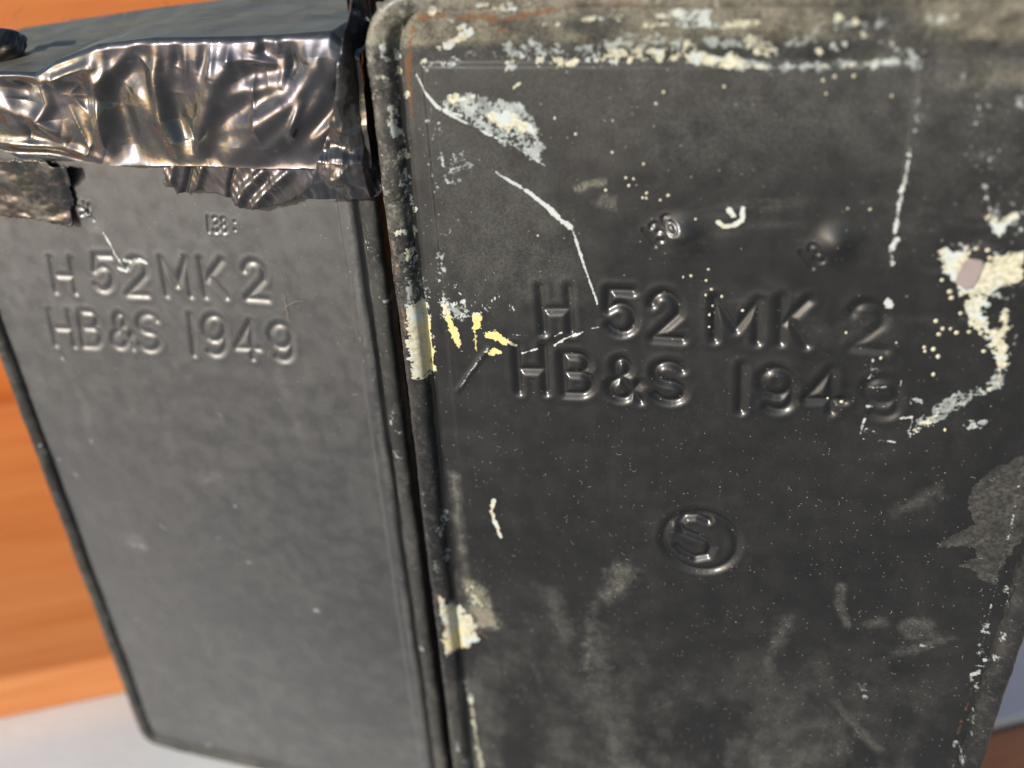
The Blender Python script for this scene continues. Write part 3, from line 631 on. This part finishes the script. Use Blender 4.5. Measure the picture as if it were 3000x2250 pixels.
# char, bottom-left px, top-left px, bottom-right px
R_TEXT = boxes(C5, [('H', 1090, 600, 1068, 315, 1268, 600), ('5', 1510, 605, 1495, 335, 1690, 612), ('2', 1795, 640, 1775, 350, 1985, 652),
                    ('H', 930, 990, 912, 700, 1105, 995), ('B', 1225, 1005, 1212, 750, 1400, 1012), ('&', 1510, 1030, 1500, 775, 1715, 1052), ('S', 1800, 1045, 1795, 800, 2005, 1062)])
R_TEXT += boxes(C6, [('M', 205, 650, 208, 390, 482, 668), ('K', 632, 672, 640, 385, 800, 690), ('2', 1090, 705, 1085, 410, 1310, 722),
                     ('1', 330, 1110, 338, 828, 420, 1115), ('9', 500, 1105, 498, 840, 715, 1118), ('4', 795, 1120, 800, 850, 1040, 1130), ('9', 1180, 1150, 1178, 905, 1400, 1165)])
def right_panel():
    xs = axis_samples(RBOX[0]+3.5, RBOX[1]-3.5, 0.36, RBOX[0]+3.5, RBOX[1]-3.5, 2)
    zs = axis_samples(3.5, rtop-3.5, 0.36, 20, rtop-3.5, 2.5)
    X, Z = np.meshgrid(xs, zs); X = X.ravel(); Z = Z.ravel()
    Hf = 0.35*fbm(X*0.012, Z*0.012, 201, 3) + 0.10*fbm(X*0.07, Z*0.07, 205, 3)
    # raised inner field with a step 10-12 mm inside the rim; shallow channel next to the bead
    dl = X-(RBOX[0]+14.0); dr = (RBOX[1]-9.0)-X; dt = (onY(1500, 192, RY)[1])-Z; db = Z-12
    st = np.minimum(np.minimum(dl, dr), np.minimum(dt, db))
    fade = ss(rtop-150, rtop-60, Z)
    Hf += 0.75*ss(-0.9, 0.5, st)*(0.08+0.92*fade)-0.6
    ch = X-(RBOX[0]+7.6); Hf += -0.5*np.exp(-(ch/1.3)**2)
    Hf += 2.6*ss(rtop-18.5, rtop-5.5, Z+0.5*fbm(X*0.05, Z*0.05, 208, 3))*ss(RBOX[0]+9, RBOX[0]+16, X)
    # slightly raised old tape edge
    lx = np.interp(Z, [onY(2615, 750)[1], onY(2715, 50)[1]], [onY(2605, 770)[0], onY(2715, 50)[0]])
    Hf += 0.16*ss(-0.15, 0.25, X-lx)*ss(onY(2600, 830)[1], onY(2600, 740)[1], Z)
    for ch_, a, b, c, d, e, g_ in R_TEXT:
        k = 1.0
        stamp(Hf, X, Z, glyph_strokes(ch_, onY(a, b), onY(c, d), onY(e, g_)), 0.95 if a < 2150 else (0.8 if a < 2450 else 0.55), 1.12)
    # circled letter
    C = np.array(onY(2050, 1590)); R = 11.0
    cx = [(C[0]+R*math.cos(t)*0.99, C[1]+R*math.sin(t)) for t in np.linspace(0, 2*math.pi, 40)]
    stamp(Hf, X, Z, [cx], 0.9, 1.15)
    k, ox, oy = C8
    stamp(Hf, X, Z, [[onY(ox+p[0]*k, oy+p[1]*k) for p in [(1705, 252), (1640, 228), (1575, 232), (1540, 268), (1560, 310), (1640, 340), (1705, 370), (1722, 410), (1700, 450), (1630, 462), (1560, 430), (1525, 398)]]], 1.05, 1.05)
    # the two dents with small slanting numerals
    for (cx_, cy_, hgt, ang, chs) in [(1940, 672, 5.0, 38, '136'), (2405, 735, 5.0, 40, '18')]:
        p = np.array(onY(cx_, cy_)); a = math.radians(ang); u = np.array((math.cos(a), math.sin(a))); v = np.array((-u[1], u[0]))
        q = p-u*4.6-v*2.5
        for c_ in chs:
            wd = 1.4 if c_ == '1' else 2.3
            stamp(Hf, X, Z, glyph_strokes(c_, q, q+v*hgt, q+u*wd), 0.42, 0.46); q = q+u*(wd+1.0)
    for (cx_, cy_, a_, w_) in [(2000, 690, 2.3, 4.2), (2452, 712, 1.9, 4.2), (2040, 640, -0.5, 8.0), (2480, 660, -0.4, 9.0), (2180, 1270, 0.4, 6), (2500, 1180, -0.5, 14), (2560, 1860, -0.9, 9.0), (2590, 1770, 0.5, 8)]:
        p = onY(cx_, cy_); Hf += a_*np.exp(-(((X-p[0])**2+(Z-p[1])**2)/w_**2))
    k, ox, oy = C5                                                  # long finger-nail dent
    d, t = dpoly(X, Z, [onY(ox+p[0]*k, oy+p[1]*k) for p in [(530, 990), (600, 885), (680, 775), (735, 715)]]); Hf += 0.3*np.exp(-(d/0.8)**2)
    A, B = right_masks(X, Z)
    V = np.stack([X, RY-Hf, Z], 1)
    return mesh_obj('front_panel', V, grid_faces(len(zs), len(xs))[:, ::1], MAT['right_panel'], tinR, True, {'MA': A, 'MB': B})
rp = right_panel()
tag(rp, 'recessed black front panel stamped H 52 MK 2 HB&S 1949 with a circled S')
bead = [(1.6, -9.0), (0.9, -5.5), (0.25, -2.5), (0.0, -0.6), (0.05, 0.8), (0.45, 1.9), (1.2, 2.7), (2.2, 3.0), (3.4, 2.8), (4.6, 2.6), (5.5, 2.2), (6.1, 1.4), (6.5, 0.2), (6.8, -1.0), (7.2, -2.4)]
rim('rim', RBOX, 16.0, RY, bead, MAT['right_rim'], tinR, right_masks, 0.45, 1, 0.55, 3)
body('body', (RBOX[0]+1.2, RBOX[1]-1.2, RBOX[2]+1.2, RBOX[3]-1.2), 15.0, 3.0, 58.0, MAT['body'], tinR, 4)
rim('back_rim', RBOX, 16.0, 59.0, [(p[0], p[1]*0.8) for p in bead], MAT['body'], tinR, None, 3.0, -1, 0.2, 5)
dots = []
for (x, y) in [(1520, 868), (1760, 780), (1757, 985), (1960, 1060), (1895, 1157), (1845, 1150), (1865, 1200), (1715, 1230), (1980, 1250), (1955, 1280), (1978, 1283), (2120, 1265), (2068, 1295), (1275, 1525), (2090, 595), (2040, 670), (1385, 765)]:
    dots.append((C2, x, y))
for (x, y) in [(167, 195), (153, 268), (187, 325), (150, 362), (195, 432), (255, 372), (175, 490), (173, 568), (390, 462), (55, 238), (5, 245), (1060, 605), (1285, 770), (1385, 670), (1565, 700), (1570, 725), (1625, 712), (1655, 760), (1685, 580), (1735, 580), (1775, 605), (1660, 615), (1640, 530), (1900, 60), (1975, 70), (1990, 120), (1800, 480), (1950, 725), (1730, 340), (1680, 265), (1740, 380), (1700, 1235), (1625, 875), (940, 1030), (1030, 1052), (1855, 600)]:
    dots.append((C6, x, y))
for (x, y) in [(1070, 1350), (1215, 1355), (85, 1418), (930, 605), (985, 495), (910, 520), (1110, 490), (1355, 620), (270, 560)]: dots.append((C3, x, y))
deps = []
for c, x, y in dots:
    p = onY(c[1]+x*c[0], c[2]+y*c[0]); big_ = c is C6 and x > 1500
    deps.append((p[0], RY-0.22, p[1], random.uniform(0.30, 0.48)*(1.35 if big_ else 1.0)))
specks('paint_speck', deps, MAT['speck'], tinR)
small = []
for _ in range(130):
    x = random.uniform(RBOX[0]+14, RBOX[1]-10); z = random.uniform(30, rtop-20); small.append((x, RY-0.1, z, random.uniform(0.06, 0.13)))
specks('dust_grain', small, MAT['lint'], tinR)
lint('lint', MAT['lint'], tinR, 170, RBOX[0]+12, RBOX[1]-12, 30, 215, RY-0.15, 0.024, 0.5, 2.2)
# mauve flake stuck on the cream splash
k, ox, oy = C6; fl = [onY(ox+p[0]*k, oy+p[1]*k) for p in [(1775, 235), (1822, 140), (1860, 122), (1925, 130), (1942, 165), (1915, 245), (1870, 312), (1830, 325), (1765, 275)]]
n = len(fl); V = [(p[0], RY-0.75, p[1]) for p in fl]+[(p[0], RY-0.1, p[1]) for p in fl]
o = mesh_obj('paint_flake', V, [tuple(range(n))[::-1]]+[(i, (i+1) % n, n+(i+1) % n, n+i) for i in range(n)], MAT['chip'], tinR, False)
o['label'] = 'mauve grey flake on the cream paint splash'

# =================================================================== LEFT TIN
LY = 8.0
lx0 = onY(430, 2160, LY)[0]-1.5; lx1 = onY(1122, 1000, LY)[0]+4.0
ltop = onY(0, 228, LY)[1]; LBOX = (lx0, lx1, 0.0, ltop)
zfoot = onY(430, 2160, LY)[1]
tinL = thing('ammunition_tin', ((lx0+lx1)/2, LY+30, 0))
tag(tinL, 'cleaner dark grey metal tin with black film taped over its top', 'tin', 'embossed black tins')
def left_masks(X, Z):
    f = Field(X, Z, LY); paint = np.zeros(X.shape); chalk = paint.copy(); dust = paint.copy(); rust = paint.copy()
    yel = paint.copy(); scr = paint.copy(); mud = paint.copy(); gloss = paint.copy()
    f.line(scr, [(552, 150), (590, 210), (625, 280), (655, 320)], C4, 0.9, 1, 0.5, .2, .5, 300, (1.0, .6))
    f.line(paint, [(560, 170), (640, 300), (670, 345)], C4, 0.7, 0.8, 0.5, .3, .6, 301)
    f.line(scr, [(640, 345), (680, 360)], C4, 1.2, 1, 0.5, .2, .5, 302)
    f.line(scr, [(750, 300), (785, 315)], C4, 1.5, 1, 0.4, .1, .5, 303); f.line(scr, [(672, 300), (695, 308)], C4, 1.5, 1, 0.4, .1, .5, 304)
    f.area(dust, [(490, 100), (540, 100), (545, 160), (490, 150)], C4, 0.8, 1.5, .6, .3, 305)
    f.area(dust, [(1075, 150), (1130, 150), (1130, 205), (1080, 200)], C4, 0.75, 1.5, .6, .3, 306)
    for (x, y) in [(200, 935), (800, 965), (845, 990), (895, 1045), (1015, 1035), (1180, 1130), (480, 1270), (490, 1240), (225, 1160), (1350, 1250), (1500, 1050), (1440, 575), (1820, 745), (330, 830)]:
        f.line(scr, [(x, y), (x+14, y+16)], C4, random.uniform(.3, .7), .6, .4, .2, .5, 310)
    for (x, y) in [(1085, 450), (1010, 600), (1205, 495), (745, 545), (950, 315), (650, 635), (600, 620), (1460, 930), (1295, 630), (1535, 1130), (340, 300), (265, 230), (690, 700), (960, 1125), (620, 970), (1140, 705), (850, 1150), (930, 1545), (960, 1550)]:
        f.line(chalk, [(x, y), (x+16, y+8)], C7, random.uniform(0.7, 1.6), .8, .7, .4, .4, 320)
    f.area(dust, [(570, 600), (650, 590), (670, 640), (600, 650)], C7, 0.7, 2.4, 1, .3, 330)
    f.area(dust, [(930, 310), (1000, 290), (1000, 330), (940, 340)], C7, 0.7, 2.4, 1, .3, 331)
    for (a, b, w_, v_) in [((20, 130), (120, 520), 4.0, .5), ((420, 980), (470, 1180), 2.5, .55), ((250, 520), (400, 560), 3, .35), ((1500, 900), (1620, 1250), 4, .35), ((700, 60), (760, 250), 3, .3)]:
        f.line(dust, [a, b], C4, w_*0.6, v_*0.6, 2.5, 1.2, .3, 307)
    for k in range(30):
        x, y = random.uniform(150, 1750), random.uniform(100, 1290); a = random.gauss(1.3, .6); L = random.uniform(15, 90)
        f.line(scr, [(x, y), (x+L*math.cos(a), y+L*math.sin(a))], C4, random.uniform(.12, .3), .42, .3, .1, .6, 308)
    low = ss(120, 20, Z); dust[:] = np.maximum(dust, 0.45*low*(0.8+fbm(X*0.04, Z*0.06, 335, 5)))
    cl = np.clip(0.15+fbm(X*0.022, Z*0.022, 336, 5), 0, 1); dust[:] = np.maximum(dust, 0.16*cl*ss(215, 150, Z))
    e = np.minimum(X-LBOX[0], LBOX[1]-X)
    mud[:] = np.maximum(mud, ss(13.5, 9.0, LBOX[1]-X+1.2*fbm(X*0.1, Z*0.05, 340, 4))*ss(5.5, 8.0, LBOX[1]-X)*(0.52+0.45*fbm(X*0.2, Z*0.06, 341, 4)))
    mud[:] = np.maximum(mud, ss(9, 6, X-LBOX[0])*(0.44+0.6*fbm(X*0.15, Z*0.07, 342, 4)))
    rust[:] = np.maximum(rust, ss(8, 5, LBOX[1]-X)*(0.02+0.5*fbm(X*0.2, Z*0.10, 343, 4)))
    chalk[:] = np.maximum(chalk, ss(11, 4, e)*np.clip(fbm(X*0.25, Z*0.16, 344, 4)*1.5-0.15, 0, 0.8))
    gloss[:] = 0.35
    A = np.stack([paint, chalk, dust, rust], -1); B = np.stack([yel, scr, mud, gloss], -1)
    return A, B
L_TEXT = boxes(C4, [('H', 300, 470, 268, 292, 408, 476), ('5', 510, 462, 498, 275, 612, 466), ('2', 685, 485, 675, 290, 795, 490), ('M', 900, 488, 866, 292, 1030, 492),
                    ('K', 1110, 495, 1078, 298, 1222, 500), ('2', 1330, 505, 1303, 305, 1445, 514), ('H', 300, 758, 262, 575, 402, 764), ('B', 450, 765, 425, 578, 548, 770),
                    ('&', 605, 770, 590, 590, 718, 776), ('S', 750, 785, 735, 592, 866, 790), ('1', 985, 808, 960, 598, 1110, 812), ('9', 1100, 808, 1088, 600, 1222, 812),
                    ('4', 1280, 825, 1262, 632, 1405, 832), ('9', 1465, 835, 1448, 642, 1585, 845)])
def left_panel():
    xs = axis_samples(LBOX[0]+2.6, LBOX[1]-3.0, 0.40, LBOX[0]+2.6, LBOX[1]-3.0, 2)
    zs = axis_samples(2.6, ltop-3.0, 0.40, 2.6, ltop-3.0, 2)
    X, Z = np.meshgrid(xs, zs); X = X.ravel(); Z = Z.ravel()
    Hf = 0.4*fbm(X*0.010, Z*0.010, 401, 3) + 0.05*fbm(X*0.06, Z*0.06, 402, 3)-0.3
    e = LBOX[1]-X
    Hf += 0.55*ss(13.2, 12.0, e)*ss(7.0, 9.5, e) - 1.7*np.exp(-((e-6.9+0.5*fbm(Z*0.06, Z*0, 404, 4))/0.6)**2)          # folded strip and dark crack by the seam
    Hf += 0.35*ss(14, 8, e)*fbm(X*0.2, Z*0.09, 403, 4)
    e2 = X-LBOX[0]; Hf += -0.6*np.exp(-((e2-5.2)/0.6)**2)
    for ch_, a, b, c, d, ee, g_ in L_TEXT:
        stamp(Hf, X, Z, glyph_strokes(ch_, onY(a, b, LY), onY(c, d, LY), onY(ee, g_, LY)), 0.43, 0.95)
    k, ox, oy = C4
    for ch_, v in [('1', (1118, 148, 1112, 66, 1134, 148)), ('3', (1150, 150, 1146, 68, 1182, 152)), ('8', (1192, 152, 1188, 72, 1226, 154)), (':', (1255, 152, 1252, 72, 1280, 154))]:
        p = [onY(ox+v[i]*k, oy+v[i+1]*k, LY) for i in (0, 2, 4)]; stamp(Hf, X, Z, glyph_strokes(ch_, *p), 0.35, 0.42)
    c = np.array(onY(255, 622, LY))                                                        # little broad-arrow like stamp
    for a in (60, 100, 150, 200, 300): stamp(Hf, X, Z, [[tuple(c), (c[0]+3*math.cos(math.radians(a)), c[1]+3*math.sin(math.radians(a)))]], 0.4, 0.45)
    A, B = left_masks(X, Z)
    return mesh_obj('front_panel', np.stack([X, LY-Hf, Z], 1), grid_faces(len(zs), len(xs)), MAT['left_panel'], tinL, True, {'MA': A, 'MB': B})
lp = left_panel(); tag(lp, 'satin dark grey front panel stamped H 52 MK 2 HB&S 1949')
beadL = [(1.6, -9.0), (0.9, -5.5), (0.25, -2.5), (0.0, -0.6), (0.05, 0.5), (0.4, 1.2), (1.1, 1.7), (2.0, 1.9), (3.2, 1.8), (4.2, 1.5), (5.0, 1.0), (5.6, 0.3), (6.0, -0.6), (6.4, -1.6)]
rim('rim', LBOX, 9.0, LY, beadL, MAT['left_rim'], tinL, left_masks, 0.5, 1, 0.55, 13)
body('body', (LBOX[0]+1.2, LBOX[1]-1.2, LBOX[2]+1.2, LBOX[3]-1.2), 8.5, LY+3, LY+56, MAT['body'], tinL, 14)
rim('back_rim', LBOX, 9.0, LY+57.0, [(p[0], p[1]*0.8) for p in beadL], MAT['body'], tinL, None, 3.0, -1, 0.2, 15)
lint('lint', MAT['lint'], tinL, 40, LBOX[0]+12, LBOX[1]-14, 40, 265, LY-0.1, 0.032, 0.6, 2.4)
V = []; F = []; k, ox, oy = C4
for pts in ([(1530, 470), (1545, 540), (1562, 632)], [(1525, 580), (1550, 545), (1600, 520), (1640, 518)], [(1455, 785), (1450, 815)]):
    fibre(V, F, [(*(q := onY(ox+p[0]*k, oy+p[1]*k, LY))[:1], LY-0.35, q[1]) for p in pts], 0.06)
o = mesh_obj('fibre', V, F, MAT['hair'], tinL, True); o['kind'] = 'stuff'

# ------------------------------------------------------------------ black film over the left tin
film = thing('black_film', ((lx0+lx1)/2, LY+28, ltop))
tag(film, 'crumpled glossy black plastic film wrapped over the top of the grey tin', 'film')
def tri(v): return np.sqrt(((v/2) % 1.0*2-1)**2+0.012)
def crumple(x, z, seed, n=9, wl=(5, 16)):
    r = np.random.default_rng(seed); h = np.zeros(x.shape)
    xw = x+2.4*fbm(x*0.13, z*0.13, seed, 3)*2; zw = z+2.4*fbm(x*0.13+9, z*0.13, seed+3, 3)*2
    for i in range(n):
        a = r.uniform(0, math.pi); L = r.uniform(*wl); h = h + L*0.10*tri((xw*math.cos(a)+zw*math.sin(a))/L+r.uniform(0, 2))
    return h-h.mean()
FY = LY-4.2
def P1(p, y=FY): k, ox, oy = C1; return onY(ox+p[0]*k, oy+p[1]*k, y)
def folds(X, Z):
    D = np.zeros(X.shape)
    def add(pts, a, w, sharp=False):
        d, t = dpoly(X, Z, [P1(p) for p in pts]); e = np.sin(np.pi*np.clip(t*0.9+0.08, 0, 1))**0.5
        D[:] += a*(np.exp(-d/w) if sharp else np.exp(-(d/w)**2))*e
    add([(825, 215), (850, 450), (890, 650), (1010, 890)], 2.0, 2.6)
    add([(1300, 260), (1180, 450), (1120, 620), (1060, 890)], 2.6, 3.8)
    add([(1790, 170), (1730, 350), (1600, 550), (1400, 720), (1220, 890)], 3.0, 3.6)
    add([(1860, 330), (1700, 600), (1500, 780), (1330, 900)], 1.8, 2.6)
    add([(500, 270), (530, 480), (560, 650), (600, 890)], 1.8, 3.0)
    add([(760, 300), (640, 440), (640, 560), (690, 700), (740, 890)], -2.4, 5.0)
    add([(690, 290), (600, 390), (540, 475)], 1.6, 2.0)
    add([(940, 500), (960, 640), (1000, 760)], -1.3, 3.6)
    add([(300, 430), (420, 380), (500, 340)], 1.5, 1.8)
    add([(0, 400), (120, 385), (200, 395), (290, 420)], 1.8, 2.2)
    add([(235, 450), (275, 560), (230, 650), (330, 720), (390, 770)], 1.6, 2.2)
    add([(0, 560), (150, 620), (350, 700)], 1.8, 3.6)
    add([(120, 440), (140, 540)], -1.5, 4.0); add([(420, 460), (470, 520), (440, 570)], -1.6, 3.5)
    add([(0, 770), (380, 800), (640, 885)], 1.2, 1.6); add([(0, 820), (250, 830), (480, 870)], -1.6, 1.6)
    for x, y0, y1, a in [(860, 230, 380, .7), (905, 240, 430, .9), (955, 230, 360, -.8), (1005, 240, 460, .8), (1060, 230, 520, .9), (1105, 230, 400, -.8), (1150, 240, 420, .8), (1240, 230, 360, .8),
                         (1380, 200, 290, .7), (1420, 200, 300, -.7), (1490, 200, 290, .7), (1530, 290, 480, .9), (1575, 290, 420, -.8), (1610, 240, 390, .9), (1660, 230, 340, .6), (560, 280, 470, .9)]:
        add([(x, y0), (x+8, (y0+y1)/2), (x+3+14*math.sin(x), y1)], a*(0.75+0.5*math.sin(x*1.7)), 1.0+0.5*math.sin(x*0.9)**2)
    add([(1330, 320), (1420, 330), (1500, 345)], 1.0, 1.3); add([(1240, 540), (1330, 480), (1500, 450), (1600, 430)], 1.2, 2.4)
    add([(1240, 700), (1400, 640), (1560, 540)], 1.1, 2.6); add([(1330, 430), (1450, 410)], -0.9, 3)
    add([(1840, 260), (1825, 350), (1865, 410)], 0.7, 2.2); add([(1905, 400), (1880, 600), (1700, 770)], 1.6, 2.0)
    add([(1650, 560), (1620, 650), (1590, 740)], 1.0, 1.2)
    return D
def make_film():
    xs = np.arange(lx0-2.0, P1((1965, 500))[0], 0.36); nc = len(xs)
    rid_px = [(-300, 420), (0, 385), (200, 390), (290, 330), (520, 240), (820, 205), (1180, 200), (1500, 190), (1790, 165), (1880, 250), (1990, 330), (2090, 360)]
    rp_ = [P1(p) for p in rid_px]; zr = np.interp(xs, [p[0] for p in rp_], [p[1] for p in rp_])
    low_px = [(-300, 790), (0, 800), (120, 850), (380, 862), (640, 886), (880, 888), (1200, 892), (1500, 905), (1700, 900), (2090, 900)]
    lp_ = [P1(p) for p in low_px]; zl = np.interp(xs, [p[0] for p in lp_], [p[1] for p in lp_])
    zl = zl + 0.25*fbm(xs*0.4, xs*0, 500, 3)
    YB = LY+60.0
    bk = [onY(*p, YB) for p in [(-160, 118), (0, 92), (220, 58), (420, 28), (640, 0), (900, -30), (1150, -60)]]
    zb = np.interp(xs, [p[0] for p in bk], [p[1] for p in bk])
    rows = []
    for t in np.linspace(0, 1, 60)[:-1]:                            # top, from the back to the ridge
        y = YB+(FY-YB)*t; z = zb+(zr-zb)*(t**1.2); sag = -1.2*np.sin(math.pi*t)
        fold = (2.4*fbm(xs*0.016+t*1.0, np.full(nc, t*6.0), 510, 4)+0.5*fbm(xs*0.08, np.full(nc, t*12), 511, 3))*math.sin(math.pi*min(1, t*1.05))**0.6
        rows.append(np.stack([xs, np.full(nc, y), z+sag+fold], 1))
    ntop = len(rows); nf = 150
    X2, T2 = np.meshgrid(xs, np.linspace(0, 1, nf)); Z2 = zr[None, :]+(zl-zr)[None, :]*T2
    D = folds(X2.ravel(), Z2.ravel()).reshape(X2.shape)
    for q in range(16):
        a_ = RNG.uniform(-0.9, 0.9); c_ = (RNG.uniform(lx0, lx1), RNG.uniform(265, 300)+DZ); L_ = RNG.uniform(6, 22); pts_ = [(c_[0]-L_*math.sin(a_)*.5, c_[1]-L_*math.cos(a_)*.5), (c_[0]+RNG.normal(0, .8), c_[1]), (c_[0]+L_*math.sin(a_)*.5, c_[1]+L_*math.cos(a_)*.5)]
        dd, tt = dpoly(X2, Z2, pts_); D += RNG.choice([-1, 1])*0.7*np.exp(-dd/1.2)*np.sin(np.pi*np.clip(tt, 0.02, 0.98))
    xr = X2-P1((1500, 500))[0]; corner = ss(0, 28, xr)
    D += 1.3*fbm(X2*0.075+Z2*0.03, Z2*0.035, 520, 3, 0.45)
    D += corner*crumple(X2.ravel(), Z2.ravel(), 530, 5, (11, 26)).reshape(X2.shape)*0.8
    D += 0.05*fbm(X2*0.5, Z2*0.5, 521, 3)
    D *= (0.25+0.75*np.minimum(1, T2*6))*(0.45+0.55*np.minimum(1, (1-T2)*6))
    edge = 1.3*np.exp(-((1-T2)/0.05))*0.5
    for j in range(nf):
        rows.append(np.stack([xs, FY-0.5-D[j]-edge[j]+1.2*(1-min(1, j/8))**2, Z2[j]], 1))
    mesh_obj('film_top', np.concatenate(rows[:ntop+1]), grid_faces(ntop+1, nc)[:, ::-1], MAT['tape_top'], film, True)
    rows = rows[ntop:]; V = np.concatenate(rows); nr = len(rows)
    return mesh_obj('film_sheet', V, grid_faces(nr, nc)[:, ::-1], MAT['tape'], film, True)
make_film()

def patch_mesh(name, outline_px, y, mat, parent, disp, step=0.4, thick=0.25, label=None):
    """flat-ish sheet on an upright plane cut along an outline (crop-1 px), with relief"""
    P = [P1(p, y) for p in outline_px]; xs = np.arange(min(p[0] for p in P), max(p[0] for p in P)+step, step); zs = np.arange(min(p[1] for p in P), max(p[1] for p in P)+step, step)
    X, Z = np.meshgrid(xs, zs); m = inside(X+0.6*fbm(X*.5, Z*.5, 77, 3), Z+0.6*fbm(X*.5+4, Z*.5, 78, 3), P)
    Y = y-disp(X.ravel(), Z.ravel()).reshape(X.shape)
    idx = -np.ones(X.shape, int); F = grid_faces(*X.shape); mm = m.ravel(); keep = mm[F].all(1); F = F[keep]
    used = np.unique(F); re = -np.ones(X.size, int); re[used] = np.arange(len(used))
    V = np.stack([X.ravel(), Y.ravel(), Z.ravel()], 1)[used]
    o = mesh_obj(name, V, re[F], mat, parent, True)
    so_ = o.modifiers.new('thickness', 'SOLIDIFY'); so_.thickness = thick*MM; so_.offset = 1
    if label: o['label'] = label
    return o
# ragged strip hanging below the straight lower edge
def d_strip(x, z):
    r = P1((1560, 950))[0]; c = ss(-4, 22, x-r)
    h = 0.5*np.abs(fbm(x*0.20+z*0.10, z*0.05, 600, 4))*2.0+c*crumple(x, z, 601, 9, (4, 12))*1.0
    for pts, a, w in [([(1030, 890), (1010, 990), (990, 1050)], -1.1, 0.8), ([(1265, 890), (1240, 1000), (1238, 1075)], -0.9, 0.6), ([(1420, 930), (1330, 1020), (1290, 1100)], 1.3, 1.5), ([(1560, 930), (1450, 1030), (1380, 1110)], 1.2, 1.5), ([(1100, 900), (1070, 1000)], 0.8, 1.0), ([(940, 900), (930, 980)], .7, 1.2)]:
        d, _ = dpoly(x, z, [P1(p, LY-2.4) for p in pts]); h = h+a*np.exp(-(d/w)**2)
    return h
patch_mesh('ragged_strip', [(880, 860), (2085, 860), (2092, 1000), (2060, 1055), (1900, 1080), (1800, 1052), (1700, 1042), (1560, 1092), (1500, 1108), (1360, 1128), (1300, 1112), (1235, 1072), (1180, 1046), (1120, 1042), (1095, 1010), (1078, 1006), (1060, 1030), (1010, 1040), (985, 1052), (960, 1045), (940, 1010), (900, 1012), (880, 985), (895, 950)], LY-2.2, MAT['tape'], film, d_strip, 0.36, 0.12)
# dull flap at the left with a torn end
def d_flap(x, z):
    h = 0.9*fbm(x*0.05, z*0.12, 610, 4)+0.25*fbm(x*0.4, z*0.4, 611, 3); e = P1((385, 1000))[0]
    return h+1.6*np.exp(-((x-e)/1.6)**2)-1.0*np.exp(-((x-e+4)/2.0)**2)
patch_mesh('torn_flap', [(-330, 850), (240, 860), (300, 905), (380, 890), (400, 960), (372, 1020), (392, 1080), (378, 1150), (400, 1205), (385, 1230), (250, 1195), (0, 1165), (-330, 1130)], LY-1.6, MAT['tape_dull'], film, d_flap, 0.4, 0.3)
# crumpled gather at the corner beside the other tin
def gather():
    nu, nv = 210, 260; U, Vv = np.meshgrid(np.linspace(0, 1, nu), np.linspace(0, 1, nv))
    top = onY(1090, 0, LY)[1]+3; bot = P1((1900, 1060))[1]
    Z = top+(bot-top)*Vv
    xl = np.interp(Z, [bot, P1((0, 900))[1], P1((0, 500))[1], P1((0, 200))[1], top], [P1((1640, 1060))[0], P1((1720, 900))[0], P1((1850, 500))[0], P1((1900, 250))[0], P1((1950, 0))[0]])
    xr = lx1+0.8
    ang = U*1.9                                                       # front, then round the corner into the gap
    X = np.where(U < 0.6, xl+(xr-xl)*(U/0.6), xr+0.5*np.sin((U-0.6)*3)); Y = np.where(U < 0.6, LY-8.6+3.6*(U/0.6)**2-1.6*np.exp(-((Z-(P1((0, 850))[1]))/7)**2), LY-3.7+(U-0.6)/0.4*38)
    s = np.where(U < 0.6, X, xr+(Y-LY+3.7))
    c = crumple(s.ravel(), Z.ravel(), 620, 9, (4.5, 13)).reshape(X.shape)*1.5+0.8*fbm(s*0.2, Z*0.06, 622, 4)
    Y = Y-np.where(U < 0.6, c*1.0, 0); X = X+np.where(U < 0.6, c*0.15, 0.28*np.clip(c, -2, 2))
    X = np.minimum(X, RBOX[0]-0.7)
    Vt = np.stack([X.ravel(), Y.ravel(), Z.ravel()], 1)
    return mesh_obj('corner_gather', Vt, grid_faces(nv, nu), MAT['tape'], film, True)
gather()
# rolled dark end of film at the back left
def roll_end():
    V = []; F = []; nu, nv = 40, 28; c = onY(30, 132, LY+14)
    for j in range(nv):
        a = math.pi*(j/(nv-1)-0.5)
        for i in range(nu):
            b = 2*math.pi*i/nu; r = 1+0.13*math.sin(3*b+j*.3)+0.08*math.sin(7*b-j)
            V.append((c[0]-3.5+8.0*math.cos(a)*math.cos(b)*r, LY+14+6*math.cos(a)*math.sin(b)*r, c[1]+5.0*math.sin(a)))
    for j in range(nv-1):
        for i in range(nu):
            k_ = (i+1) % nu; F.append((j*nu+i, j*nu+k_, (j+1)*nu+k_, (j+1)*nu+i))
    return mesh_obj('rolled_end', V, F, MAT['tape_dull'], film, True)
roll_end()
# loose hairs along the back edge of the film
V = []; F = []
for (a, b, c) in [((60, 145), (95, 90), (110, 30)), ((0, 130), (40, 140), (150, 150)), ((640, 75), (700, 95), (730, 70)), ((880, 10), (900, 45), (940, 40)), ((330, 100), (400, 110), (440, 90)), ((20, 160), (90, 175), (140, 150))]:
    pts = []
    for i in range(9):
        t = i/8; px = (1-t)**2*a[0]+2*t*(1-t)*b[0]+t*t*c[0]; py = (1-t)**2*a[1]+2*t*(1-t)*b[1]+t*t*c[1]; q = P1((px, py), LY+52); pts.append((q[0], LY+52+2*math.sin(i), q[1]))
    fibre(V, F, pts, 0.09)
o = mesh_obj('fibre', V, F, MAT['hair'], film, True); o['kind'] = 'stuff'
for e in (tinR, tinL, film):
    if '_org' in e: del e['_org']
